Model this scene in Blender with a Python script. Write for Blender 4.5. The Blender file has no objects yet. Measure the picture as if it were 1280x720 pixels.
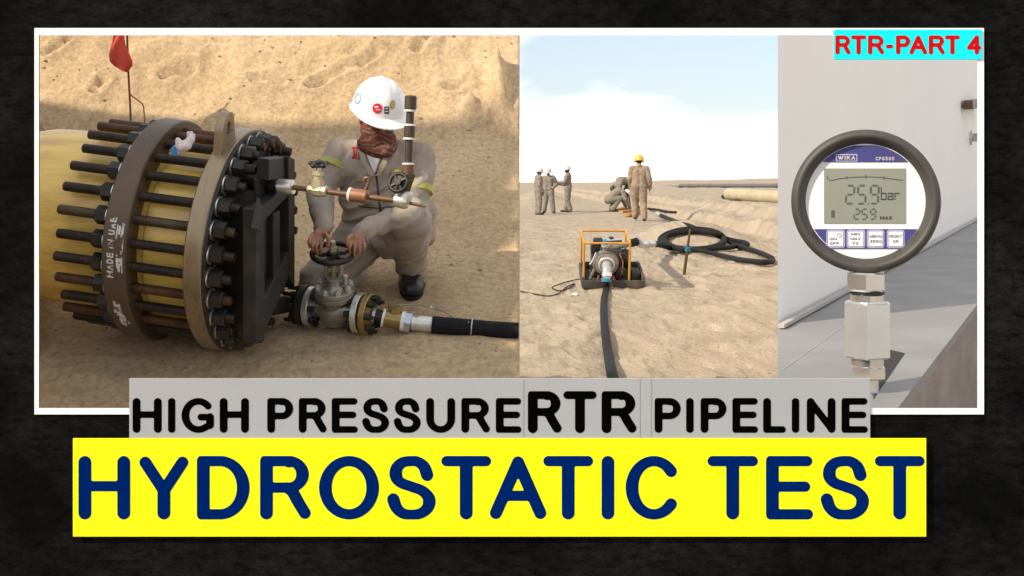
import bpy, bmesh, math, random
import numpy as np
from mathutils import Vector, Matrix
from mathutils.bvhtree import BVHTree

# ------------------------------------------------------------------ camera, sky, sun, exposure
F = 1422.0                       # focal length of the camera in photograph pixels (photograph 1280 x 720)
EYE = Vector((0.0, 0.0, 1.05))
HZ = 228.0                       # row of the horizon in the photograph
scene = bpy.context.scene
COL = scene.collection
cam_data = bpy.data.cameras.new('camera')
cam = bpy.data.objects.new('camera', cam_data)
COL.objects.link(cam)
cam.location = EYE
cam.rotation_euler = (math.radians(90), 0, 0)
cam_data.sensor_width = 36.0
cam_data.lens = 36.0 * F / 1280.0
cam_data.shift_y = -(360.0 - HZ) / 1280.0
cam_data.clip_start = 0.05
cam_data.clip_end = 20000.0
scene.camera = cam

SUN_AZ, SUN_EL = math.radians(59), math.radians(36)     # light travels forward and to the right
SUN_DIR = Vector((math.sin(SUN_AZ) * math.cos(SUN_EL), math.cos(SUN_AZ) * math.cos(SUN_EL), -math.sin(SUN_EL)))
sl = bpy.data.lights.new('sun', 'SUN')
sl.energy = 3.6
sl.angle = math.radians(0.8)
sl.color = (1.0, 0.87, 0.68)
sun = bpy.data.objects.new('sun', sl)
COL.objects.link(sun)
sun.rotation_euler = SUN_DIR.to_track_quat('-Z', 'Y').to_euler()
sun.location = (-20, -20, 20)

world = bpy.data.worlds.new('World')
scene.world = world
world.use_nodes = True
wt = world.node_tree
wt.nodes.clear()
w_out = wt.nodes.new('ShaderNodeOutputWorld')
w_sky = wt.nodes.new('ShaderNodeTexSky')
w_sky.sky_type = 'NISHITA'
w_sky.sun_disc = False
w_sky.sun_elevation = SUN_EL
w_sky.sun_rotation = math.atan2(-SUN_DIR.x, -SUN_DIR.y)
w_sky.air_density = 1.0
w_sky.dust_density = 1.2
w_sky.ozone_density = 3.0
w_bg = wt.nodes.new('ShaderNodeBackground')
w_bg.inputs['Strength'].default_value = 0.10
w_cl = wt.nodes.new('ShaderNodeBackground')
w_cl.inputs['Color'].default_value = (1.0, 0.955, 0.90, 1)
w_cl.inputs['Strength'].default_value = 1.12
w_tc = wt.nodes.new('ShaderNodeTexCoord')
w_mp = wt.nodes.new('ShaderNodeMapping')
w_mp.inputs['Scale'].default_value = (1.0, 1.0, 3.2)
w_mp.inputs['Location'].default_value = (2.3, 1.72, 0.44)
w_n = wt.nodes.new('ShaderNodeTexNoise')
w_n.inputs['Scale'].default_value = 3.4
w_n.inputs['Detail'].default_value = 7.0
w_n.inputs['Roughness'].default_value = 0.52
w_r = wt.nodes.new('ShaderNodeValToRGB')
w_r.color_ramp.elements[0].position = 0.46
w_r.color_ramp.elements[0].color = (0.22, 0.22, 0.22, 1)
w_r.color_ramp.elements[1].position = 0.66
w_mix = wt.nodes.new('ShaderNodeMixShader')
wt.links.new(w_tc.outputs['Generated'], w_mp.inputs['Vector'])
wt.links.new(w_mp.outputs['Vector'], w_n.inputs['Vector'])
wt.links.new(w_n.outputs['Fac'], w_r.inputs['Fac'])
wt.links.new(w_sky.outputs['Color'], w_bg.inputs['Color'])
# dusty air: the sky pales towards the horizon all round
w_sep = wt.nodes.new('ShaderNodeSeparateXYZ')
wt.links.new(w_tc.outputs['Generated'], w_sep.inputs['Vector'])
w_hz = wt.nodes.new('ShaderNodeMapRange')
w_hz.interpolation_type = 'SMOOTHSTEP'
w_hz.inputs['From Min'].default_value = 0.015
w_hz.inputs['From Max'].default_value = 0.085
w_hz.inputs['To Min'].default_value = 1.0
w_hz.inputs['To Max'].default_value = 0.0
wt.links.new(w_sep.outputs['Z'], w_hz.inputs['Value'])
w_max = wt.nodes.new('ShaderNodeMath'); w_max.operation = 'MAXIMUM'
wt.links.new(w_r.outputs['Color'], w_max.inputs[0])
wt.links.new(w_hz.outputs['Result'], w_max.inputs[1])
wt.links.new(w_max.outputs['Value'], w_mix.inputs['Fac'])
wt.links.new(w_bg.outputs['Background'], w_mix.inputs[1])
wt.links.new(w_cl.outputs['Background'], w_mix.inputs[2])
wt.links.new(w_mix.outputs['Shader'], w_out.inputs['Surface'])

scene.view_settings.view_transform = 'Standard'
scene.view_settings.look = 'None'
scene.view_settings.gamma = 1.0
scene.view_settings.exposure = 0.60

# ------------------------------------------------------------------ helpers
rng = random.Random(7)

def P(px, py, s):
    """world point seen at photograph pixel (px, py) where one pixel spans s metres"""
    return Vector(((px - 640.0) * s, s * F, EYE.z + (HZ - py) * s))

def hash2(ix, iy, seed):
    v = np.sin(ix * 127.1 + iy * 311.7 + seed * 74.7) * 43758.5453
    return v - np.floor(v)

def vnoise(x, y, seed=0):
    x = np.asarray(x, float); y = np.asarray(y, float)
    ix = np.floor(x); iy = np.floor(y)
    fx = x - ix; fy = y - iy
    fx = fx * fx * fx * (fx * (fx * 6 - 15) + 10); fy = fy * fy * fy * (fy * (fy * 6 - 15) + 10)
    a = hash2(ix, iy, seed); b = hash2(ix + 1, iy, seed); c = hash2(ix, iy + 1, seed); d = hash2(ix + 1, iy + 1, seed)
    return (a + (b - a) * fx) * (1 - fy) + (c + (d - c) * fx) * fy - 0.5

def fbm(x, y, seed=0, octaves=4, gain=0.5):
    t = 0; a = 1.0; f = 1.0
    for k in range(octaves):
        t = t + a * vnoise(x * f + 17.3 * k, y * f - 9.1 * k, seed + k)
        a *= gain; f *= 2.03
    return t

def ridge(x, y, seed=0, octaves=3):
    t = 0; a = 1.0; f = 1.0
    for k in range(octaves):
        t = t + a * (0.5 - 2 * np.abs(vnoise(x * f + 5.7 * k, y * f + 3.3 * k, seed + k)))
        a *= 0.5; f *= 2.1
    return t

def sstep(a, b, x):
    t = np.clip((x - a) / (b - a), 0, 1)
    return t * t * (3 - 2 * t)

# ---- materials
def mat(name, color, rough=0.6, metal=0.0, var=0.12, scale=8.0, color2=None, fac2=(0.45, 0.6), scale2=3.0,
        bump=0.0, bscale=60.0, bdist=0.01, detail=6.0, stretch=(1, 1, 1), coat=0.0, spec=0.5, rvar=0.0):
    m = bpy.data.materials.new(name)
    m.use_nodes = True
    nt = m.node_tree
    b = nt.nodes['Principled BSDF']
    tc = nt.nodes.new('ShaderNodeTexCoord')
    mp = nt.nodes.new('ShaderNodeMapping')
    mp.inputs['Scale'].default_value = stretch
    nt.links.new(tc.outputs['Object'], mp.inputs['Vector'])
    n = nt.nodes.new('ShaderNodeTexNoise')
    n.inputs['Scale'].default_value = scale
    n.inputs['Detail'].default_value = detail
    nt.links.new(mp.outputs['Vector'], n.inputs['Vector'])
    r = nt.nodes.new('ShaderNodeValToRGB')
    c = np.array(color)
    r.color_ramp.elements[0].position = 0.3
    r.color_ramp.elements[1].position = 0.7
    r.color_ramp.elements[0].color = (*np.clip(c * (1 - var), 0, 1), 1)
    r.color_ramp.elements[1].color = (*np.clip(c * (1 + var), 0, 1), 1)
    nt.links.new(n.outputs['Fac'], r.inputs['Fac'])
    out = r.outputs['Color']
    if color2 is not None:
        n2 = nt.nodes.new('ShaderNodeTexNoise')
        n2.inputs['Scale'].default_value = scale2
        n2.inputs['Detail'].default_value = 8.0
        n2.inputs['Roughness'].default_value = 0.62
        nt.links.new(mp.outputs['Vector'], n2.inputs['Vector'])
        r2 = nt.nodes.new('ShaderNodeValToRGB')
        r2.color_ramp.elements[0].position = fac2[0]
        r2.color_ramp.elements[1].position = fac2[1]
        nt.links.new(n2.outputs['Fac'], r2.inputs['Fac'])
        mx = nt.nodes.new('ShaderNodeMix')
        mx.data_type = 'RGBA'
        nt.links.new(r2.outputs['Color'], mx.inputs['Factor'])
        nt.links.new(out, mx.inputs['A'])
        mx.inputs['B'].default_value = (*color2, 1)
        out = mx.outputs['Result']
    nt.links.new(out, b.inputs['Base Color'])
    b.inputs['Roughness'].default_value = rough
    b.inputs['Metallic'].default_value = metal
    b.inputs['Specular IOR Level'].default_value = spec
    b.inputs['Coat Weight'].default_value = coat
    if rvar:
        mr = nt.nodes.new('ShaderNodeMapRange')
        mr.inputs['To Min'].default_value = max(0.02, rough - rvar)
        mr.inputs['To Max'].default_value = min(1, rough + rvar)
        mr.inputs['From Min'].default_value = 0.3
        mr.inputs['From Max'].default_value = 0.7
        nt.links.new(n.outputs['Fac'], mr.inputs['Value'])
        nt.links.new(mr.outputs['Result'], b.inputs['Roughness'])
    if bump:
        nb = nt.nodes.new('ShaderNodeTexNoise')
        nb.inputs['Scale'].default_value = bscale
        nb.inputs['Detail'].default_value = 5.0
        nt.links.new(mp.outputs['Vector'], nb.inputs['Vector'])
        bp = nt.nodes.new('ShaderNodeBump')
        bp.inputs['Strength'].default_value = bump
        bp.inputs['Distance'].default_value = bdist
        nt.links.new(nb.outputs['Fac'], bp.inputs['Height'])
        nt.links.new(bp.outputs['Normal'], b.inputs['Normal'])
    return m

def thread_mat(name, color, color2, rough):
    m = mat(name, color, rough, 0.55, 0.25, 30, color2=color2, scale2=9, fac2=(0.46, 0.62))
    nt = m.node_tree
    b = nt.nodes['Principled BSDF']
    tc = nt.nodes.new('ShaderNodeTexCoord')
    wv = nt.nodes.new('ShaderNodeTexWave')
    wv.bands_direction = 'X'
    wv.inputs['Scale'].default_value = 70
    nt.links.new(tc.outputs['Object'], wv.inputs['Vector'])
    bp = nt.nodes.new('ShaderNodeBump')
    bp.inputs['Strength'].default_value = 0.6
    bp.inputs['Distance'].default_value = 0.002
    nt.links.new(wv.outputs['Fac'], bp.inputs['Height'])
    nt.links.new(bp.outputs['Normal'], b.inputs['Normal'])
    return m

def sand_mat(name, color, dark, light, grain=0.35, clods=0.5, cs=9.0):
    m = bpy.data.materials.new(name)
    m.use_nodes = True
    nt = m.node_tree
    b = nt.nodes['Principled BSDF']
    b.inputs['Roughness'].default_value = 0.95
    b.inputs['Specular IOR Level'].default_value = 0.15
    geo = nt.nodes.new('ShaderNodeTexCoord')
    def noise(sc, det, ro=0.55):
        n = nt.nodes.new('ShaderNodeTexNoise')
        n.inputs['Scale'].default_value = sc
        n.inputs['Detail'].default_value = det
        n.inputs['Roughness'].default_value = ro
        nt.links.new(geo.outputs['Object'], n.inputs['Vector'])
        return n
    n1 = noise(1.7, 7, 0.6)
    r1 = nt.nodes.new('ShaderNodeValToRGB')
    els = r1.color_ramp.elements
    els[0].position = 0.30; els[0].color = (*dark, 1)
    els[1].position = 0.72; els[1].color = (*light, 1)
    e = els.new(0.5); e.color = (*color, 1)
    nt.links.new(n1.outputs['Fac'], r1.inputs['Fac'])
    n2 = noise(55, 6, 0.7)
    r2 = nt.nodes.new('ShaderNodeValToRGB')
    r2.color_ramp.elements[0].position = 0.30; r2.color_ramp.elements[0].color = (0.60, 0.585, 0.57, 1)
    r2.color_ramp.elements[1].position = 0.62; r2.color_ramp.elements[1].color = (1, 1, 1, 1)
    nt.links.new(n2.outputs['Fac'], r2.inputs['Fac'])
    mx = nt.nodes.new('ShaderNodeMix'); mx.data_type = 'RGBA'; mx.blend_type = 'MULTIPLY'
    mx.inputs['Factor'].default_value = 1.0
    nt.links.new(r1.outputs['Color'], mx.inputs['A'])
    nt.links.new(r2.outputs['Color'], mx.inputs['B'])
    nt.links.new(mx.outputs['Result'], b.inputs['Base Color'])
    n3 = noise(cs, 8, 0.62)
    bp1 = nt.nodes.new('ShaderNodeBump')
    bp1.inputs['Strength'].default_value = clods
    bp1.inputs['Distance'].default_value = 0.06
    nt.links.new(n3.outputs['Fac'], bp1.inputs['Height'])
    n4 = noise(130, 4, 0.7)
    bp2 = nt.nodes.new('ShaderNodeBump')
    bp2.inputs['Strength'].default_value = grain
    bp2.inputs['Distance'].default_value = 0.008
    nt.links.new(n4.outputs['Fac'], bp2.inputs['Height'])
    nt.links.new(bp1.outputs['Normal'], bp2.inputs['Normal'])
    nt.links.new(bp2.outputs['Normal'], b.inputs['Normal'])
    return m

# ---- meshes
def frame_from(axis, up=Vector((0, 0, 1))):
    z = Vector(axis).normalized()
    if abs(z.dot(up)) > 0.98:
        up = Vector((0, 1, 0))
    x = up.cross(z).normalized()
    y = z.cross(x)
    return x, y, z

class MB:
    def __init__(self):
        self.v = []; self.f = []; self.m = []
    def add(self, vs, fs, mi=0):
        o = len(self.v)
        self.v += [Vector(p) for p in vs]
        self.f += [[i + o for i in f] for f in fs]
        self.m += [mi] * len(fs)
        return self
    def box(self, c, half, X=(1, 0, 0), Y=(0, 1, 0), Z=(0, 0, 1), mi=0, taper=1.0):
        c = Vector(c); X = Vector(X); Y = Vector(Y); Z = Vector(Z)
        vs = []
        for k in (-1, 1):
            t = taper if k > 0 else 1.0
            for j in (-1, 1):
                for i in (-1, 1):
                    vs.append(c + X * (i * half[0] * t) + Y * (j * half[1] * t) + Z * (k * half[2]))
        return self.add(vs, [(0, 2, 3, 1), (4, 5, 7, 6), (0, 1, 5, 4), (2, 6, 7, 3), (0, 4, 6, 2), (1, 3, 7, 5)], mi)
    def bar(self, a, b, w, t, up=(0, 0, 1), mi=0):
        a = Vector(a); b = Vector(b)
        x, y, z = frame_from(b - a, Vector(up))
        return self.box((a + b) / 2, (w / 2, t / 2, (b - a).length / 2), x, y, z, mi)
    def quadprism(self, quad, depth, mi=0):
        q = [Vector(p) for p in quad]; d = Vector(depth)
        n = len(q)
        vs = q + [p + d for p in q]
        fs = [tuple(range(n))[::-1], tuple(range(n, 2 * n))]
        for i in range(n):
            j = (i + 1) % n
            fs.append((i, j, n + j, n + i))
        return self.add(vs, fs, mi)
    def tube(self, pts, r, n=10, cap=True, mi=0, closed=False):
        pts = [Vector(p) for p in pts]
        N = len(pts)
        rs = r if hasattr(r, '__len__') else [r] * N
        vs = []; fs = []
        xprev = None
        for i, p in enumerate(pts):
            if closed:
                t = (pts[(i + 1) % N] - pts[i - 1])
            else:
                t = pts[min(i + 1, N - 1)] - pts[max(i - 1, 0)]
            t.normalize()
            if xprev is None:
                x, y, _ = frame_from(t)
            else:
                x = (xprev - t * xprev.dot(t))
                if x.length < 1e-6:
                    x, y, _ = frame_from(t)
                x.normalize(); y = t.cross(x)
            xprev = x
            for k in range(n):
                a = 2 * math.pi * k / n
                vs.append(p + (x * math.cos(a) + y * math.sin(a)) * rs[i])
        M = N if closed else N - 1
        for i in range(M):
            j = (i + 1) % N
            for k in range(n):
                l = (k + 1) % n
                fs.append((i * n + k, i * n + l, j * n + l, j * n + k))
        if cap and not closed:
            fs.append(tuple(range(n))[::-1])
            fs.append(tuple(range((N - 1) * n, N * n)))
        return self.add(vs, fs, mi)
    def lathe(self, prof, o, axis, n=32, mi=0, up=Vector((0, 0, 1)), phase=0.0, closed=False):
        """prof: list of (along, radius); flat caps where the end radius is > 0"""
        x, y, z = frame_from(axis, up)
        o = Vector(o)
        vs = []; fs = []
        for (t, r) in prof:
            for k in range(n):
                a = 2 * math.pi * k / n + phase
                vs.append(o + z * t + (x * math.cos(a) + y * math.sin(a)) * r)
        N = len(prof)
        for i in range(N if closed else N - 1):
            j = (i + 1) % N
            for k in range(n):
                l = (k + 1) % n
                fs.append((i * n + k, i * n + l, j * n + l, j * n + k))
        if not closed:
            if prof[0][1] > 1e-6: fs.append(tuple(range(n))[::-1])
            if prof[-1][1] > 1e-6: fs.append(tuple(range((N - 1) * n, N * n)))
        return self.add(vs, fs, mi)
    def torus(self, c, axis, R, r, n=40, m=10, mi=0, arc=(0, 1)):
        x, y, z = frame_from(axis)
        c = Vector(c)
        pts = []
        for k in range(n):
            a = 2 * math.pi * k / n
            pts.append(c + (x * math.cos(a) + y * math.sin(a)) * R)
        return self.tube(pts, r, m, closed=True, mi=mi)
    def ball(self, c, r, n=12, mi=0, X=(1, 0, 0), Y=(0, 1, 0), Z=(0, 0, 1)):
        c = Vector(c); X = Vector(X); Y = Vector(Y); Z = Vector(Z)
        r3 = r if hasattr(r, '__len__') else (r, r, r)
        m = max(6, n // 2 + 2)
        vs = []; fs = []
        for i in range(m + 1):
            th = math.pi * i / m
            for k in range(n):
                a = 2 * math.pi * k / n
                vs.append(c + X * (math.sin(th) * math.cos(a) * r3[0]) + Y * (math.sin(th) * math.sin(a) * r3[1]) + Z * (math.cos(th) * r3[2]))
        for i in range(m):
            for k in range(n):
                l = (k + 1) % n
                fs.append((i * n + k, (i + 1) * n + k, (i + 1) * n + l, i * n + l))
        return self.add(vs, fs, mi)
    def capsule(self, a, b, ra, rb, n=14):
        a = Vector(a); b = Vector(b)
        d = (b - a)
        L = d.length
        if L < 1e-6:
            return self.ball(a, max(ra, rb), n)
        d.normalize()
        pts = []; rs = []
        for k in range(5):
            t = math.pi / 2 * (k + 0.25) / 5
            pts.append(a - d * ra * math.cos(t)); rs.append(ra * math.sin(t))
        for k in range(5):
            t = k / 4
            pts.append(a + d * L * t); rs.append(ra + (rb - ra) * t)
        for k in range(5):
            t = math.pi / 2 * (4.75 - k) / 5
            pts.append(b + d * rb * math.cos(t)); rs.append(rb * math.sin(t))
        return self.tube(pts, rs, n)

def finish_mesh(me, mats, smooth=35):
    for m in (mats if isinstance(mats, (list, tuple)) else [mats]):
        me.materials.append(m)
    if smooth:
        me.shade_smooth()
        me.set_sharp_from_angle(angle=math.radians(smooth))

def mesh_of(name, mb, mats, bevel=0.0, smooth=35, origin=None, bev_angle=40, seg=2):
    me = bpy.data.meshes.new(name)
    o = Vector(origin) if origin is not None else Vector((0, 0, 0))
    me.from_pydata([p - o for p in mb.v], [], mb.f)
    me.polygons.foreach_set('material_index', mb.m)
    if bevel:
        bm = bmesh.new(); bm.from_mesh(me)
        bmesh.ops.recalc_face_normals(bm, faces=bm.faces)
        es = [e for e in bm.edges if len(e.link_faces) == 2 and e.calc_face_angle(0) > math.radians(bev_angle)]
        bmesh.ops.bevel(bm, geom=es, offset=bevel, segments=seg, affect='EDGES', profile=0.6, clamp_overlap=True)
        bm.to_mesh(me); bm.free()
    else:
        bm = bmesh.new(); bm.from_mesh(me)
        bmesh.ops.recalc_face_normals(bm, faces=bm.faces)
        bm.to_mesh(me); bm.free()
    finish_mesh(me, mats, smooth)
    return me

def link(name, me, parent=None, loc=None, matrix=None):
    o = bpy.data.objects.new(name, me)
    COL.objects.link(o)
    if parent is not None: o.parent = parent
    if matrix is not None: o.matrix_basis = matrix
    elif loc is not None: o.location = loc
    return o

def world_of(o):
    v = Vector(o.location)
    while o.parent is not None:
        o = o.parent; v = v + o.location
    return v

def part(name, mb, mats, parent, **kw):
    """a mesh whose vertices were given in world space, hung under its thing (roots and parts are only translated)"""
    org = world_of(parent)
    return link(name, mesh_of(name, mb, mats, origin=org, **kw), parent)

def tag(o, label, cat, group=None, kind=None):
    if label: o['label'] = label
    if cat: o['category'] = cat
    if group: o['group'] = group
    if kind: o['kind'] = kind
    return o

def thing(name, loc, label, cat, group=None):
    o = bpy.data.objects.new(name, None)
    o.empty_display_size = 0.1
    COL.objects.link(o)
    o.location = loc
    return tag(o, label, cat, group)

def solo(name, mb, mats, loc, label, cat, group=None, **kw):
    o = link(name, mesh_of(name, mb, mats, origin=loc, **kw), None, loc)
    return tag(o, label, cat, group)

def grid_mesh(name, V, mats, smooth=True):
    """V: rows x cols x 3"""
    R, C, _ = V.shape
    me = bpy.data.meshes.new(name)
    idx = np.arange(R * C).reshape(R, C)
    q = np.stack([idx[:-1, :-1], idx[:-1, 1:], idx[1:, 1:], idx[1:, :-1]], -1).reshape(-1, 4)
    me.vertices.add(R * C); me.vertices.foreach_set('co', V.reshape(-1).astype(np.float32))
    me.loops.add(q.size); me.loops.foreach_set('vertex_index', q.reshape(-1).astype(np.int32))
    me.polygons.add(len(q)); me.polygons.foreach_set('loop_start', np.arange(0, q.size, 4, dtype=np.int32))
    me.update(calc_edges=True); me.validate()
    for m in (mats if isinstance(mats, (list, tuple)) else [mats]): me.materials.append(m)
    if smooth: me.shade_smooth()
    return me

def spline(pts, n=8):
    """Catmull-Rom through points"""
    pts = [Vector(p) for p in pts]
    out = []
    for i in range(len(pts) - 1):
        p0 = pts[max(i - 1, 0)]; p1 = pts[i]; p2 = pts[i + 1]; p3 = pts[min(i + 2, len(pts) - 1)]
        for k in range(n):
            t = k / n
            out.append(0.5 * ((2 * p1) + (p2 - p0) * t + (2 * p0 - 5 * p1 + 4 * p2 - p3) * t * t + (3 * p1 - p0 - 3 * p2 + p3) * t ** 3))
    out.append(pts[-1])
    return out

def remeshed(name, mb, voxel, smooth_it=2, disp=None):
    """one continuous closed surface grown round overlapping solids"""
    me = bpy.data.meshes.new('tmp')
    me.from_pydata([p for p in mb.v], [], mb.f)
    bm = bmesh.new(); bm.from_mesh(me)
    bmesh.ops.recalc_face_normals(bm, faces=bm.faces)
    bm.to_mesh(me); bm.free()
    o = bpy.data.objects.new('tmp', me); COL.objects.link(o)
    md = o.modifiers.new('r', 'REMESH'); md.mode = 'VOXEL'; md.voxel_size = voxel
    if smooth_it:
        ms = o.modifiers.new('s', 'SMOOTH'); ms.factor = 0.5; ms.iterations = smooth_it
    dg = bpy.context.evaluated_depsgraph_get()
    out = bpy.data.meshes.new_from_object(o.evaluated_get(dg))
    out.name = name
    bpy.data.objects.remove(o); bpy.data.meshes.remove(me)
    if disp is not None:
        n = len(out.vertices)
        co = np.empty(n * 3); out.vertices.foreach_get('co', co); co = co.reshape(-1, 3)
        nr = np.empty(n * 3); out.vertices.foreach_get('normal', nr); nr = nr.reshape(-1, 3)
        co = co + nr * disp(co, nr)[:, None]
        out.vertices.foreach_set('co', co.reshape(-1).astype(np.float32)); out.update()
    return out

def bvh_of(*objs):
    vs = []; fs = []
    for o in objs:
        org = world_of(o); k = len(vs)
        vs += [v.co + org for v in o.data.vertices]
        fs += [tuple(i + k for i in p.vertices) for p in o.data.polygons]
    return BVHTree.FromPolygons(vs, fs)

def drape(name, px_poly_grid, tree, m, parent, lift=0.0015, label=None):
    """a thin patch laid on a surface: grid of photograph pixels -> points on that surface"""
    V = []; ok = []
    for row in px_poly_grid:
        for (x, y) in row:
            d = Vector(((x - 640) / F, 1.0, (HZ - y) / F)).normalized()
            h, nrm, _, _ = tree.ray_cast(EYE + d * 1.0, d)
            if h is None: V.append(Vector((0, 0, 0))); ok.append(False)
            else:
                if nrm.dot(d) > 0: nrm = -nrm
                V.append(h + nrm * lift); ok.append(True)
    R = len(px_poly_grid); C = len(px_poly_grid[0])
    med = sorted(v.y for v, k in zip(V, ok) if k)
    if not med: return None
    mid = med[len(med) // 2]
    fs = []
    for i in range(R - 1):
        for j in range(C - 1):
            q = (i * C + j, i * C + j + 1, (i + 1) * C + j + 1, (i + 1) * C + j)
            if all(ok[k] and abs(V[k].y - mid) < 0.12 for k in q): fs.append(q)
    used = sorted({i for f in fs for i in f}); re = {a: b for b, a in enumerate(used)}
    mb = MB(); mb.add([V[i] for i in used], [tuple(re[i] for i in f) for f in fs])
    o = part(name, mb, m, parent, smooth=60)
    if label: o['label'] = label
    return o

def rect_grid(x0, y0, x1, y1, nx=6, ny=6):
    return [[(x0 + (x1 - x0) * j / nx, y0 + (y1 - y0) * i / ny) for j in range(nx + 1)] for i in range(ny + 1)]

def disc_grid(cx, cy, rx, ry, rot=0, n=18, rings=4, r0=0.0):
    return [[(cx + (rx * math.cos(2 * math.pi * j / n) * math.cos(rot) - ry * math.sin(2 * math.pi * j / n) * math.sin(rot)) * (r0 + (1 - r0) * i / rings),
              cy + (rx * math.cos(2 * math.pi * j / n) * math.sin(rot) + ry * math.sin(2 * math.pi * j / n) * math.cos(rot)) * (r0 + (1 - r0) * i / rings))
             for j in range(n + 1)] for i in range(rings + 1)]

# ---- round stroke lettering
def _arc(cx, cy, rx, ry, a0, a1, n=14):
    n *= 2
    return [(cx + rx * math.cos(math.radians(a0 + (a1 - a0) * k / n)), cy + ry * math.sin(math.radians(a0 + (a1 - a0) * k / n))) for k in range(n + 1)]

def _cr(pts, n=6):
    return [(p.x, p.y) for p in spline([(x, y, 0) for x, y in pts], n)]

GLYPH = {
    'H': [[(0, 0), (0, 1)], [(1, 0), (1, 1)], [(0, .53), (1, .53)]],
    'Y': [[(0, 1), (.5, .44)], [(1, 1), (.5, .44)], [(.5, .44), (.5, 0)]],
    'D': [[(0, 0), (0, 1), (.42, 1)] + _arc(.42, .5, .58, .5, 90, -90, 20) + [(0, 0)]],
    'R': [[(0, 0), (0, 1), (.58, 1)] + _arc(.58, .745, .36, .255, 90, -90, 14) + [(0, .49)], _cr([(.52, .49), (.68, .40), (.82, .22), (1, 0)])],
    'P': [[(0, 0), (0, 1), (.6, 1)] + _arc(.6, .735, .4, .265, 90, -90, 14) + [(0, .47)]],
    'O': [_arc(.5, .5, .5, .5, 0, 360, 36)],
    'S': [_cr([(.93, .74), (.84, .90), (.66, .99), (.46, 1.0), (.24, .97), (.09, .86), (.08, .70), (.22, .59), (.5, .52), (.80, .44), (.98, .30), (.95, .13), (.76, .02), (.5, -.01), (.25, .02), (.08, .13), (.0, .28)], 4)],
    'T': [[(0, 1), (1, 1)], [(.5, 1), (.5, 0)]],
    'A': [[(0, 0), (.5, 1)], [(1, 0), (.5, 1)], [(.19, .34), (.81, .34)]],
    'I': [[(.5, 0), (.5, 1)]],
    'C': [_arc(.52, .5, .52, .5, 38, 322, 30)],
    'G': [_arc(.52, .5, .52, .5, 42, 300, 30) + [(.99, .16), (.99, .44), (.62, .44)]],
    'E': [[(1, 1), (0, 1), (0, 0), (1.02, 0)], [(0, .52), (.94, .52)]],
    'F': [[(1, 1), (0, 1), (0, 0)], [(0, .5), (.85, .5)]],
    'L': [[(0, 1), (0, 0), (1, 0)]],
    'U': [[(0, 1), (0, .4)] + _arc(.5, .38, .5, .38, 180, 360, 18) + [(1, 1)]],
    'N': [[(0, 0), (0, 1), (1, 0), (1, 1)]],
    'M': [[(0, 0), (0, 1), (.5, .15), (1, 1), (1, 0)]],
    'X': [[(0, 0), (1, 1)], [(0, 1), (1, 0)]],
    'Z': [[(0, 1), (1, 1), (0, 0), (1, 0)]],
    'K': [[(0, 0), (0, 1)], [(1, 1), (0, .42)], [(.3, .58), (1, 0)]],
    'W': [[(0, 1), (.25, 0), (.5, .9), (.75, 0), (1, 1)]],
    'B': [[(0, 0), (0, 1), (.6, 1)] + _arc(.6, .76, .32, .24, 90, -90, 10) + [(0, .52)], [(.6, .52)] + _arc(.62, .26, .38, .26, 90, -90, 10) + [(0, 0)]],
    '4': [[(.76, 0), (.76, 1), (0, .30), (1, .30)]],
    '5': [[(.9, 1), (.15, 1), (.1, .55)] + _arc(.48, .32, .48, .32, 120, -150, 18)],
    '0': [_arc(.5, .5, .5, .5, 0, 360, 30)],
    '-': [[(0, .40), (1, .40)]],
    'b': [[(0, 1), (0, 0), (.9, 0), (.9, .5), (0, .5)]],
    'a': [[(0, .5), (.9, .5), (.9, 0), (0, 0), (0, .27), (.9, .27)]],
    'r': [[(0, 0), (0, .5), (.8, .5)]],
}

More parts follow.
